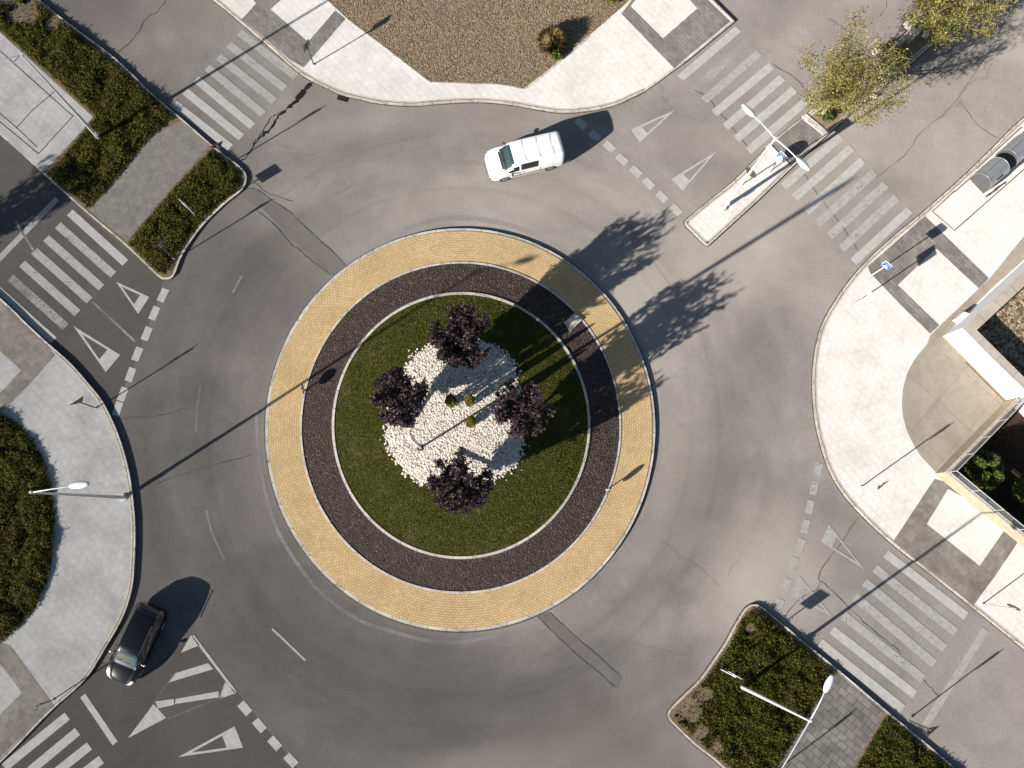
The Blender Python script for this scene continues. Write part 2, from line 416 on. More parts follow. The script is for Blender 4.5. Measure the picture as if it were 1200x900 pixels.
def smoothpath(pts, per=6, closed=False):
    """Catmull-Rom through the surveyed points"""
    a = [np.array(p, float) for p in pts]; n = len(a); out = []
    rngi = range(n if closed else n - 1)
    for i in rngi:
        p1, p2 = a[i], a[(i + 1) % n]
        p0 = a[(i - 1) % n] if (closed or i > 0) else 2 * p1 - p2
        p3 = a[(i + 2) % n] if (closed or i < n - 2) else 2 * p2 - p1
        for k in range(per):
            t = k / per
            out.append(.5 * ((2 * p1) + (-p0 + p2) * t + (2 * p0 - 5 * p1 + 4 * p2 - p3) * t * t + (-p0 + 3 * p1 - 3 * p2 + p3) * t ** 3))
    if not closed: out.append(a[-1])
    return [tuple(p) for p in out]

def offset(path, d, closed=False):
    """shift the path d metres to its left"""
    a = np.array(path); n = len(a); out = []
    for i in range(n):
        if closed: t = a[(i + 1) % n] - a[i - 1]
        else: t = a[min(i + 1, n - 1)] - a[max(i - 1, 0)]
        L = math.hypot(*t) or 1; nrm = np.array([-t[1], t[0]]) / L
        out.append(tuple(a[i] + nrm * d))
    return out

def ribbon(name, path, d0, d1, z, mat, z0=None, closed=False, parent=None, zf=None):
    A = offset(path, d0, closed); B = offset(path, d1, closed); n = len(path)
    V = [(x, y, z) for x, y in A] + [(x, y, z) for x, y in B]
    Fc = []
    m = n if closed else n - 1
    for i in range(m):
        j = (i + 1) % n; Fc.append((i, j, j + n, i + n))
    if z0 is not None:
        V += [(x, y, z0) for x, y in A] + [(x, y, z0) for x, y in B]
        for i in range(m):
            j = (i + 1) % n
            Fc.append((i + 2 * n, j + 2 * n, j, i)); Fc.append((i + n, j + n, j + 3 * n, i + 3 * n))
        if not closed:
            Fc.append((0, n, 3 * n, 2 * n)); Fc.append((n - 1, 3 * n - 1, 4 * n - 1, 2 * n - 1))
    return mesh(name, V, Fc, mat, parent)

def inpoly(x, y, poly):
    poly = np.array(poly); n = len(poly); r = np.zeros(len(x), bool); j = n - 1
    for i in range(n):
        xi, yi = poly[i]; xj, yj = poly[j]
        c = ((yi > y) != (yj > y)) & (x < (xj - xi) * (y - yi) / ((yj - yi) + 1e-12) + xi)
        r ^= c; j = i
    return r

def sample(poly, n):
    a = np.array(poly); lo, hi = a.min(0), a.max(0)
    x = rng.uniform(lo[0], hi[0], n); y = rng.uniform(lo[1], hi[1], n)
    k = inpoly(x, y, poly); return x[k], y[k]

def polyarea(p): return abs(area2(p)) / 2

def quad_leaves(c, size, aspect=.6, up=.5, seed=None):
    """diamond leaves at centres c (n,3); returns (n,4,3)"""
    n = len(c)
    nrm = rng.normal(size=(n, 3)); nrm[:, 2] = np.abs(nrm[:, 2]) + up; nrm /= np.linalg.norm(nrm, axis=1)[:, None]
    a = rng.normal(size=(n, 3)); a -= nrm * (a * nrm).sum(1)[:, None]; a /= np.linalg.norm(a, axis=1)[:, None]
    b = np.cross(nrm, a)
    s = (size * rng.uniform(.6, 1.3, n))[:, None]
    return np.stack([c - a * s, c + b * s * aspect, c + a * s, c - b * s * aspect], 1)

def tube_arrays(segs, k=6):
    """segs: list of (p0, p1, r0, r1) -> verts, faces"""
    V = []; Fc = []
    for p0, p1, r0, r1 in segs:
        p0 = np.array(p0, float); p1 = np.array(p1, float); d = p1 - p0; L = np.linalg.norm(d)
        if L < 1e-6: continue
        d /= L; a = np.cross(d, [0, 0, 1.]) if abs(d[2]) < .95 else np.cross(d, [1., 0, 0]); a /= np.linalg.norm(a); b = np.cross(d, a)
        o = len(V)
        for p, r in ((p0, r0), (p1, r1)):
            for i in range(k):
                t = 2 * math.pi * i / k; V.append(tuple(p + (a * math.cos(t) + b * math.sin(t)) * r))
        for i in range(k):
            j = (i + 1) % k; Fc.append((o + i, o + j, o + k + j, o + k + i))
        V += V[o:o + 2 * k]; c = o + 2 * k
        Fc.append(tuple(c + i for i in range(k))[::-1]); Fc.append(tuple(c + k + i for i in range(k)))
    return V, Fc

def tubes(name, segs, mat, parent=None, k=8, smooth=True):
    V, Fc = tube_arrays(segs, k); return mesh(name, V, Fc, mat, parent, smooth)

def box(bm, c, s, rz=0, bev=0):
    r = bmesh.ops.create_cube(bm, size=1)
    for v in r['verts']:
        v.co = Vector((v.co.x * s[0], v.co.y * s[1], v.co.z * s[2]))
    if rz: bmesh.ops.rotate(bm, verts=r['verts'], cent=(0, 0, 0), matrix=Matrix.Rotation(rz, 3, 'Z'))
    bmesh.ops.translate(bm, verts=r['verts'], vec=c)
    if bev:
        es = list({e for v in r['verts'] for e in v.link_edges})
        bmesh.ops.bevel(bm, geom=es, offset=bev, segments=2, affect='EDGES')

def bxs(name, items, mat, parent, **kw):
    for it in items:
        bm = bmesh.new(); box(bm, *it, **kw); bmobj(name, bm, mat, parent)

# ------------------------------------------------------------------ ground and road
g = 1500
ground = struct(slab('ground', [(-g, -g), (g, -g), (g, g), (-g, g)], -.06, M['earth']))
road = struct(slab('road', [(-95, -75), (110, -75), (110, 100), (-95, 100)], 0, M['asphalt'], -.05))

def sheet(name, pts, mat, z=.004):
    return struct(slab(name, PL(pts), z, mat))
# newer, darker surfacing on the approaches
sheet('road_surfacing', [(-330, 0), (-300, -110), (0, 160), (50, 203), (100, 252), (145, 290), (190, 330), (186, 350), (172, 385), (158, 425), (140, 465), (130, 490), (100, 445), (50, 395), (0, 350), (-330, 60)], M['asphalt_new'])
sheet('road_surfacing', [(0, 897), (60, 833), (100, 797), (118, 775), (170, 790), (224, 744), (252, 775), (278, 812), (318, 862), (352, 905), (420, 990), (-110, 990)], M['asphalt_new'])
# repair strips
sheet('road_patch', smoothpath([(285, 222), (300, 222), (335, 246), (362, 268), (385, 292), (407, 312), (400, 318), (389, 325)], 3) + [(375, 312), (352, 290), (330, 268), (308, 245), (285, 232)], M['asphalt_patch'])
sheet('road_patch', [(626, 719), (645, 717), (664, 737), (700, 768), (729, 795), (724, 807), (700, 786), (664, 756)], M['asphalt_patch'])
def crack(pts, w, mat='crack', name='road_crack', jit=.05):
    p = smoothpath(PL(pts), 5) if jit else PL(pts)
    p = [(x + rnd.uniform(-jit, jit), y + rnd.uniform(-jit, jit)) for x, y in p]
    n = len(p); A = []; B = []
    if mat == 'crack': w = w * .75
    o = offset(p, 1)
    for i in range(n):
        ww = w * (rnd.uniform(.4, 1.5) * (.3 if i in (0, n - 1) else 1) if jit else 1)
        dx, dy = o[i][0] - p[i][0], o[i][1] - p[i][1]
        A.append((p[i][0] + dx * ww / 2, p[i][1] + dy * ww / 2, .009)); B.append((p[i][0] - dx * ww / 2, p[i][1] - dy * ww / 2, .009))
    return struct(mesh(name, A + B, [(i, i + 1, i + 1 + n, i + n) for i in range(n - 1)], M[mat]))
crack([(194, 0), (185, 14), (172, 20), (165, 33), (152, 50), (135, 64)], .05)
crack([(366, 97), (358, 105), (347, 118), (336, 128)], .26, 'seal', 'crack_seal')
crack([(336, 128), (325, 138), (318, 150), (306, 160)], .13, 'seal', 'crack_seal')
crack([(306, 160), (296, 172), (288, 185), (280, 190)], .07, 'seal', 'crack_seal')
crack([(330, 130), (316, 140), (306, 158), (296, 168)], .05, 'seal')
for pts in ([(300, 246), (320, 262), (340, 285), (350, 292), (362, 303), (388, 322)], [(626, 719), (664, 756), (700, 786), (722, 806)], [(645, 717), (664, 736), (700, 768), (729, 793)],
            [(286, 222), (300, 222), (318, 234), (345, 252)], [(345, 254), (375, 281), (405, 310)]):
    crack(pts, .05, jit=.03)
crack([(142, 490), (170, 489), (198, 484), (222, 478)], .035)
crack([(180, 568), (215, 556), (252, 545), (300, 531)], .035)
crack([(1006, 605), (985, 638), (962, 668), (958, 690), (936, 702), (920, 722)], .05)
crack([(962, 680), (990, 707), (1018, 734), (1048, 758), (1060, 775), (1085, 800), (1100, 816)], .045)
crack([(1170, 40), (1120, 118), (1080, 155), (1060, 182), (1026, 208)], .035)
crack([(936, 196), (950, 215), (960, 230), (985, 262), (1010, 300)], .035)
crack([(808, 104), (826, 112), (846, 135), (862, 155), (880, 176)], .05)
crack([(905, 75), (930, 90), (948, 110)], .04)
crack([(970, 20), (990, 35), (1010, 55)], .03); crack([(1040, 0), (1035, 15), (1020, 24)], .03)
crack([(283, 190), (300, 215), (318, 228), (345, 236)], .04)
crack([(1125, 120), (1150, 150), (1175, 165)], .03)

# ------------------------------------------------------------------ painted markings
def stripe(a, b, w):
    a = np.array(P(*a)); b = np.array(P(*b)); d = (b - a) / np.linalg.norm(b - a); n = np.array([-d[1], d[0]]) * w / 2
    return [tuple(a - n), tuple(b - n), tuple(b + n), tuple(a + n)]

def marking(name, polys, mat, z=.013):
    V = []; Fc = []
    for p in polys:
        if area2(p) < 0: p = p[::-1]
        o = len(V); V += [(x, y, z) for x, y in p]; Fc.append(tuple(range(o, o + len(p))))
    return struct(mesh(name, V, Fc, mat))

def crossing(L, R, w, mats):
    by = {}
    for a, b, m in zip(L, R, mats): by.setdefault(m, []).append(stripe(a, b, w))
    for m, ps in by.items(): marking('zebra_crossing', ps, M[m])

PF, PW, PO = 'paint', 'paint_worn', 'paint_old'
crossing([(202, 120), (217, 107), (230, 93), (243, 79), (256, 66), (268, 52), (281, 38)],
         [(270, 173), (283, 161), (296, 148), (309, 134), (322, 119), (334, 104), (347, 90)], .48, [PF, PF, PF, PW, PW, PW, PW])
crossing([(82, 249), (68, 264), (54, 279), (40, 294), (26, 309), (12, 325), (-3, 340)],
         [(147, 308), (133, 322), (119, 337), (105, 352), (91, 367), (77, 383), (63, 399)], .47, [PF, PW, PW, PW, PW, PO, PF])
crossing([(797, 92), (811, 108), (825, 118), (837, 133), (850, 149), (863, 163), (877, 177)],
         [(865, 34), (877, 48), (890, 62), (904, 77), (917, 91), (931, 105), (944, 119)], .5, [PF, PO, PW, PF, PF, PF, PF])
crossing([(918, 219), (931, 232), (945, 248), (958, 262), (972, 277), (986, 292), (1000, 307)],
         [(985, 160), (998, 173), (1011, 188), (1025, 202), (1038, 216), (1051, 231), (1066, 246)], .5, [PF, PF, PF, PW, PW, PW, PF])
crossing([(961, 753), (975, 738), (988, 721), (1002, 699), (1013, 682), (1025, 666), (1038, 649)],
         [(1058, 831), (1072, 814), (1082, 796), (1095, 778), (1107, 760), (1120, 741), (1132, 722)], .5, [PF, PF, PW, PW, PW, PW, PF])
crossing([(5, 899), (25, 912), (36, 929), (50, 942)], [(79, 839), (91, 857), (105, 874), (119, 890)], .47, [PF, PF, PF, PF])
marking('stop_line', [stripe((-14, 317), (67, 233), .33)], M['paint_worn'])
marking('stop_line', [stripe((1155, 738), (1083, 852), .4)], M['paint_worn'])
marking('stop_line', [stripe((97, 815), (135, 871), .32)], M['paint'])
marking('centre_line', [stripe((108, 353), (158, 400), .12), stripe((18, 259), (39, 293), .12)], M['paint_old'])

def yield_tri(apex, b1, b2, mat=PF):
    A = np.array(P(*apex)); B = np.array(P(*b1)); C = np.array(P(*b2))
    # open triangle with a broad base bar
    def lerp(p, q, t): return p + (q - p) * t
    h = np.linalg.norm((B + C) / 2 - A)
    tb = .24; ta = .16; w = .15 / max(np.linalg.norm(B - C), .1)
    ib = lerp(lerp(B, C, w * 1.1), A, tb); ic = lerp(lerp(C, B, w * 1.1), A, tb); ia = lerp(A, (B + C) / 2, ta * 1.4)
    polys = [[tuple(B), tuple(C), tuple(ic), tuple(ib)], [tuple(A), tuple(B), tuple(ib), tuple(ia)], [tuple(A), tuple(ia), tuple(ic), tuple(C)]]
    marking('yield_triangle', polys, M[mat])
yield_tri((136, 330), (175, 348), (162, 368)); yield_tri((86, 382), (141, 416), (124, 436))
yield_tri((791, 129), (739, 152), (750, 167)); yield_tri((840, 177), (787, 210), (800, 224))
yield_tri((1014, 668), (971, 614), (962, 635), PW); yield_tri((976, 723), (937, 675), (925, 697), PW)
yield_tri((209, 887), (275, 851), (285, 876))

def dashes(cs, L, w, mat=PF):
    ps = []
    pts = [np.array(P(*c)) for c in cs]
    for i, c in enumerate(pts):
        t = pts[min(i + 1, len(pts) - 1)] - pts[max(i - 1, 0)]; t /= np.linalg.norm(t); n = np.array([-t[1], t[0]])
        ps.append([tuple(c - t * L / 2 - n * w / 2), tuple(c + t * L / 2 - n * w / 2), tuple(c + t * L / 2 + n * w / 2), tuple(c - t * L / 2 + n * w / 2)])
    marking('give_way_line', ps, M[mat])
dashes([(191, 346), (181, 367), (172, 391), (161, 415), (153, 439), (144, 462), (138, 479)], .80, .42)
dashes([(681, 145), (697, 159), (714, 172), (729, 187), (745, 201), (760, 215), (776, 231), (792, 246)], .72, .46)
dashes([(959, 550), (954, 572), (949, 594), (944, 617), (938, 639), (930, 661), (922, 686), (913, 710)], .78, .42, PW)
dashes([(287, 830), (304, 850), (322, 871), (341, 891), (360, 912)], .72, .44)
marking('hatched_area', [PL(p) for p in ([(224, 744), (234, 756), (212, 765)], [(244, 777), (250, 784), (197, 800), (205, 789)],
        [(206, 819), (256, 810), (257, 817), (205, 825)], [(182, 822), (204, 819), (204, 826), (185, 830)], [(264, 799), (277, 812), (257, 819)],
        [(180, 825), (195, 841), (150, 865)])] + [stripe((226, 745), (276, 811), .14)], M['paint'])
marking('hatched_area', [stripe((197, 842), (262, 816), .1), stripe((205, 789), (181, 822), .08)], M['faint'])
def faintline(pts, w, mat='faded'):
    pth = smoothpath(PL(pts), 8); o = ribbon('worn_line', pth, -w / 2, w / 2, .012, M[mat]); return struct(o)
faintline([(319, 737), (334, 751), (358, 774)], .12, 'paint_worn'); faintline([(242, 598), (249, 625), (264, 657)], .13, 'faded')
faintline([(235, 453), (231, 480), (230, 506)], .13); faintline([(284, 323), (278, 333), (273, 343)], .13)
faintline([(378, 238), (398, 229), (428, 214)], .14); faintline([(763, 305), (778, 325), (792, 345)], .1)
faintline([(762, 450), (771, 500), (768, 545), (755, 600), (728, 642), (700, 672)], .22)
faintline([(301, 480), (302, 512), (308, 562), (325, 620), (357, 672), (383, 700), (420, 726), (460, 740), (500, 750), (537, 752), (587, 744)], .2)
faintline([(475, 268), (512, 258), (550, 256), (600, 265), (650, 287), (690, 315)], .3, 'faint')
faintline([(690, 315), (715, 345), (740, 385), (757, 430), (764, 470)], .3, 'faded')

KZ = .16
def paved(kerbpx, closepx, mat, name='pavement', flip=False, kz=KZ, per=6, inner=.10, smooth=True, joint=True):
    """kerb line (photo pixels) + the rest of the outline; kerb stones run along the kerb line"""
    k = PL(kerbpx, kz)
    if smooth: k = smoothpath(k, per)
    out = k + PL(closepx, kz)
    o = struct(slab(name, out, kz - .004, mat, -.04))
    s = 1 if area2(out) > 0 else -1
    kb = ribbon('kerb', k, 0.0, s * inner, kz, M['kerb'], -.03, parent=o) if s > 0 else ribbon('kerb', k[::-1], 0.0, inner, kz, M['kerb'], -.03, parent=o)
    if joint:
        ribbon('joint', k if s > 0 else k[::-1], inner + .001, inner + .035, kz - .0015, M['joint'], parent=o)
        ribbon('gutter', k if s > 0 else k[::-1], inner + .036, inner + .13, kz - .001, M['gutter'], parent=o)
    # dirt caught along the foot of the kerb
    ribbon('dirt', k if s > 0 else k[::-1], -.07, -.002, .0155, M['joint'], parent=o)
    return o, k, out

def inset(name, px, mat, z=KZ + .001):
    return struct(slab(name, PL(px, KZ), z, mat))

# A: top-left peninsula
kA = [(-330, -315), (-150, -165), (47, 0), (90, 34), (135, 68), (175, 106), (212, 138), (250, 171), (275, 190), (285, 199), (289, 208), (284, 222), (262, 240), (236, 266), (214, 298), (205, 320), (200, 326), (193, 327), (184, 323), (146, 287), (102, 250), (52, 205), (0, 158), (-150, 28), (-330, -130)]
oA, kAw, outA = paved(kA, [], M['earth'], 'verge', per=4, joint=False)
inset('pavement', [(-330, -250), (0, 38), (109, 137), (99, 150), (51, 202), (0, 155), (-150, 24), (-330, -132)], M['grey_tile_w'])
inset('path', [(212, 141), (246, 171), (205, 216), (149, 283), (104, 246), (128, 222), (150, 196), (176, 162)], M['path_old'], KZ + .002)
# slot lines in the pale pavement
for a in ([(-80, 0), (0, 60), (86, 137)], [(-60, 95), (0, 143), (46, 181)], [(46, 182), (88, 136)], [(-60, 55), (0, 98), (48, 176)][:2], [(0, 133), (22, 152), (45, 174)], [(20, 152), (40, 130), (66, 108)], [(18, 74), (27, 64)]):
    crack(a, .05, 'joint', 'paving_joint', 0).location.z = KZ
# B: top
kB = [(-350, -455), (-50, -228), (150, -76), (249, -1), (275, 20), (300, 41), (320, 58), (341, 77), (357, 89), (374, 98), (400, 110), (420, 115), (443, 120), (480, 123), (510, 121), (540, 119), (570, 119), (600, 122), (640, 129), (660, 131), (680, 130), (703, 127), (725, 121), (740, 114), (757, 106)]
oB, kBw, outB = paved(kB, [(800, 75), (861, 25), (834, 0), (790, -50), (700, -450)], M['white_tile'])
ribbon('kerb', PL([(757, 106), (800, 75), (861, 25), (834, -2), (790, -50)], KZ), 0, .13, KZ + .001, M['kerb'], -.03, parent=oB)
GRAV = [(340, -60), (372, -14), (386, 2), (405, 20), (455, 58), (504, 96), (545, 97), (580, 98), (601, 101), (614, 104), (640, 84), (690, 42), (735, 3), (800, -60)]
inset('gravel_bed', GRAV, M['gravel'])
struct(ribbon('edging', PL(GRAV[1:12], KZ), -.09, 0, KZ + .03, M['kerb'], .1))
inset('paving_band', [(282, 24), (300, 4), (290, -8), (330, -30), (360, -14), (329, 0), (317, 11), (361, 49), (393, 12), (405, 22), (356, 79), (340, 70), (320, 53), (300, 36)], M['dark_tile'])
inset('paving_band', [(728, 16), (745, -6), (760, -20), (796, -40), (831, 1), (856, 25), (799, 72), (790, 80)], M['dark_tile'])
inset('pavement_inlay', [(739, 7), (748, -4), (770, -18), (800, -10), (817, 10), (777, 45)], M['white_tile'], KZ + .005)
# C: splitter island
kC = [(1400, -240), (1250, -115), (1140, -25), (1080, 22), (1045, 54), (1010, 84), (978, 109), (945, 134), (912, 160), (886, 186), (860, 212), (830, 236), (806, 256), (803, 260), (805, 265), (815, 275), (825, 285), (829, 287), (834, 284), (868, 253), (890, 233), (925, 199), (967, 160), (1010, 122), (1045, 94), (1078, 65), (1130, 20), (1250, -75), (1400, -195)]
oC, kCw, outC = paved(kC, [], M['white_tile'], 'traffic_island', per=3)
C_in = [(1250, -100), (1140, -14), (1084, 28), (1048, 58), (1012, 89), (980, 114), (946, 139), (971, 152), (1006, 120), (1042, 90), (1074, 62), (1127, 16), (1250, -84)]
inset('planting_bed', C_in, M['planting'], KZ + .004)
inset('paving_band', [(903, 171), (940, 140), (964, 158), (924, 194)], M['dark_tile'], KZ + .004)
kk = struct(slab('kerb_step', PL([(940, 136), (945, 133), (972, 156), (967, 160)], .22), .22, M['kerb'], .1))
kk = struct(slab('kerb_step', PL([(898, 172), (902, 168), (926, 193), (922, 197)], .22), .21, M['white_tile'], .1))
# D: east pavement
kD = [(1600, -190), (1400, -27), (1300, 55), (1200, 138), (1165, 172), (1130, 206), (1085, 246), (1045, 279), (1013, 309), (987, 341), (966, 376), (957, 405), (953, 440), (954, 475), (959, 508), (970, 545), (984, 572), (1006, 599), (1045, 636), (1092, 673), (1142, 713), (1200, 760), (1300, 842), (1500, 1006)]
BLD = [(1105, 394), (1200, 306), (1420, 100), (1640, 300), (1400, 690), (1240, 526), (1196, 483)]
oD, kDw, outD = paved(kD, [(1900, 1006), (1900, -190)], M['white_tile'])
inset('paving_band', [(1084, 253), (1017, 312), (1020, 320), (1055, 357), (1090, 391), (1101, 381), (1052, 334), (1097, 291), (1147, 338), (1159, 326), (1120, 288)], M['dark_tile'])
inset('forecourt', smoothpath([(1087, 402), (1070, 424), (1060, 448), (1057, 475), (1062, 502), (1076, 530), (1096, 553)], 5) + [(1150, 520), (1210, 460), (1130, 370), (1160, 340), (1250, 260), (1230, 240), (1159, 327), (1103, 380), (1090, 393)], M['beige'], KZ + .003)
inset('paving_band', [(1095, 561), (1047, 634), (1070, 653), (1092, 669), (1141, 709), (1166, 675), (1210, 610), (1200, 590)], M['brown_tile'], KZ + .004)
inset('pavement_inlay', [(1111, 573), (1086, 614), (1148, 663), (1180, 617), (1160, 600)], M['white_tile'], KZ + .008)
inset('pavement_inlay', [(1090, 616), (1092, 612), (1060, 650), (1075, 640), (1080, 630)], M['brown_tile'], KZ + .007)
for a in ([(1117, 225), (1091, 249), (1117, 271), (1200, 198), (1260, 145)], [(1140, 206), (1117, 226)], [(1146, 196), (1190, 155), (1196, 150)], [(1146, 196), (1143, 199)], [(1130, 425), (1185, 480)]):
    crack(a, .07 if a[0][0] > 1060 else .03, 'joint', 'paving_joint', 0).location.z = KZ
# E: south-east planter
kE = [(950, 1010), (900, 955), (845, 898), (815, 874), (790, 850), (784, 843), (783, 836), (788, 828), (805, 811), (821, 795), (836, 774), (849, 755), (860, 735), (870, 718), (876, 711), (884, 708), (893, 711), (908, 723), (940, 750), (984, 786), (1037, 831), (1075, 862), (1120, 900), (1250, 1010)]
oE, kEw, outE = paved(kE, [], M['earth'], 'verge', per=4, joint=False)
inset('path', [(984, 789), (1036, 833), (1028, 850), (998, 900), (960, 980), (860, 980), (912, 900), (950, 838), (976, 795)], M['path_tile'], KZ + .002)
# F: west pavement
kF = [(-330, 58), (-150, 215), (0, 349), (28, 376), (56, 402), (82, 425), (104, 450), (121, 472), (138, 508), (150, 548), (156, 587), (158.5, 625), (156.5, 675), (152, 700), (143, 725), (125, 757), (100, 796), (63, 830), (38, 855), (0, 894), (-120, 1010)]
oF, kFw, outF = paved(kF, [(-500, 1010), (-500, 58)], M['grey_tile_w'], kz=.19)
inset('paving_band', [(-300, 86), (0, 352), (28, 380), (58, 408), (65, 416), (36, 449), (5, 481), (-20, 500), (-40, 480), (0, 461), (25, 434), (0, 411), (-300, 130)], M['brown_tile'], .192)
inset('paving_band', [(12, 756), (64, 827), (38, 851), (0, 889), (-120, 1005), (-300, 1005), (0, 837), (26, 812), (0, 777), (-60, 740)], M['brown_tile'], .192)

# drain grate
grate_c = P(401.5, 115.5, .02)
gr = empty('drain_grate', (grate_c[0], grate_c[1], .012), 'black iron drain grate set in the road at the foot of the curved kerb', 'drain grate', rz=rad(-14))
bm = bmesh.new(); box(bm, (0, .13, .012), (.62, .03, .02)); box(bm, (0, -.13, .012), (.62, .03, .02)); box(bm, (.3, 0, .012), (.03, .23, .02)); box(bm, (-.3, 0, .012), (.03, .23, .02))
bmobj('frame', bm, M['iron'], gr)
bm = bmesh.new()
for i in range(9): box(bm, (-.24 + i * .06, 0, .008), (.022, .225, .012))
bmobj('bars', bm, M['iron'], gr)

# ------------------------------------------------------------------ roundabout island (elliptical rings on a low mound)
EX, EY = 1.0, 1.04
def mound(r):
    pts = [(0, 1.0), (3.5, .95), (5.5, .75), (7.05, .50), (7.25, .48), (8.75, .30), (8.95, .28), (10.85, .19), (11.0, .15)]
    for (a, za), (b, zb) in zip(pts, pts[1:]):
        if r <= b: return za + (zb - za) * (r - a) / (b - a) if r >= a else za
    return pts[-1][1]
def ring(name, r0, r1, mat, n=180, m=6, dz=0, skirt=None, parent=None, uv=False, flat=None):
    V = []; Fc = []; UV = []
    for j in range(m + 1):
        r = r0 + (r1 - r0) * j / m; z = (mound(r) if flat is None else flat) + dz
        for i in range(n):
            t = 2 * math.pi * i / n; V.append((RC[0] + r * EX * math.cos(t), RC[1] + r * EY * math.sin(t), z))
    for j in range(m):
        for i in range(n):
            k = (i + 1) % n
            Fc.append((j * n + i, (j + 1) * n + i, (j + 1) * n + k, j * n + k))
    if skirt is not None:
        for rr, jj, s in ((r0, 0, -1), (r1, m, 1)):
            o = len(V)
            for i in range(n):
                t = 2 * math.pi * i / n; V.append((RC[0] + rr * EX * math.cos(t), RC[1] + rr * EY * math.sin(t), skirt))
            for i in range(n):
                k = (i + 1) % n; f = (jj * n + i, o + i, o + k, jj * n + k); Fc.append(f if s > 0 else f[::-1])
    o = mesh(name, V, Fc, mat, parent, smooth=False)
    if uv:
        lay = o.data.uv_layers.new(name='UVMap')
        L = 0
        for f in Fc:
            js = []; 
            for li, vi in enumerate(f):
                j, i = divmod(vi, n)
                r = r0 + (r1 - r0) * j / m
                ii = i if not (i == 0 and any(v % n == n - 1 for v in f)) else n
                lay.data[L].uv = (2 * math.pi * ii / n * 10.0, r); L += 1
    return o

def arc_px(r_, a0, a1, n=14):
    return [(RC[0] + r_ * math.cos(rad(a0 + (a1 - a0) * i / n)), RC[1] + r_ * EY * math.sin(rad(a0 + (a1 - a0) * i / n))) for i in range(n + 1)]
M['rubber'] = faded('tyre rubber marks', .06, .075)
for r_, a0, a1, w in ((13.4, 20, 150, .28), (14.9, 35, 170, .3), (16.6, 60, 140, .25), (13.1, -70, 10, .3), (14.7, -80, 25, .3), (15.9, 185, 290, .26), (14.2, 170, 300, .26)):
    struct(ribbon('tyre_marks', arc_px(r_, a0, a1, 40), -w / 2, w / 2, .0105, M['rubber']))

isl = struct(ring('roundabout_kerb', 10.82, 10.99, M['kerb'], m=1, flat=.16, skirt=-.03))
struct(ring('roundabout_apron', 9.02, 10.82, M['sett'], uv=True, n=220, m=5))
struct(ring('inner_kerb', 8.93, 9.03, M['kerb'], m=1, dz=.03, skirt=.0))
struct(ring('mulch_bed', 7.22, 8.95, M['mulch'], m=10, dz=-.02))
struct(ring('lawn_kerb', 7.10, 7.24, M['kerb'], m=1, dz=.05, skirt=.1))
lawn = struct(ring('lawn', .01, 7.12, M['lawn_soil'], m=24, dz=0))
# dark grime at the foot of the island kerb
struct(ring('kerb_grime', 10.99, 11.08, M['joint'], m=1, flat=.015))

def onmound(x, y):
    r = math.hypot((x - RC[0]) / EX, (y - RC[1]) / EY); return mound(r)
mr = np.linspace(0, 11, 400); mz = np.array([mound(r) for r in mr])
def onmound_a(x, y): return np.interp(np.hypot((x - RC[0]) / EX, (y - RC[1]) / EY), mr, mz)

# pale concrete cover lying in the mulch
c0 = P(672, 377, .35); cv = slab('concrete_cover', PL([(661, 378), (673, 367), (682, 375), (668, 389)], .4), .42, M['gutter'], .2)
tag(cv, 'small pale concrete slab lying in the dark mulch ring', 'slab')

STONES = smoothpath([P(x, y, .85) for x, y in [(480, 425), (497, 410), (515, 403), (540, 400), (570, 404), (590, 415), (602, 432), (606, 455), (606, 480), (612, 505), (608, 530), (600, 548), (580, 558), (560, 568), (540, 575), (520, 572), (500, 566), (480, 555), (465, 538), (457, 520), (455, 500), (462, 480), (470, 455)]], 4, True)
V = [(x, y, onmound(x, y) + .02) for x, y in STONES]; cx_, cy_ = np.mean(np.array(STONES), 0)
# ragged stone bed as a fan of rings so that it follows the mound
Vs = []; Fs = []; n = len(STONES); RR = 6
for j in range(1, RR + 1):
    for x, y in STONES:
        t = j / RR; xx = cx_ + (x - cx_) * t; yy = cy_ + (y - cy_) * t; Vs.append((xx, yy, onmound(xx, yy) + .018))
Vs.append((cx_, cy_, onmound(cx_, cy_) + .018)); ci = len(Vs) - 1
for i in range(n):
    Fs.append((ci, i, (i + 1) % n))
    for j in range(RR - 1):
        Fs.append((j * n + i, (j + 1) * n + i, (j + 1) * n + (i + 1) % n, j * n + (i + 1) % n))
struct(mesh('stone_bed', Vs, Fs, M['stone_base']))

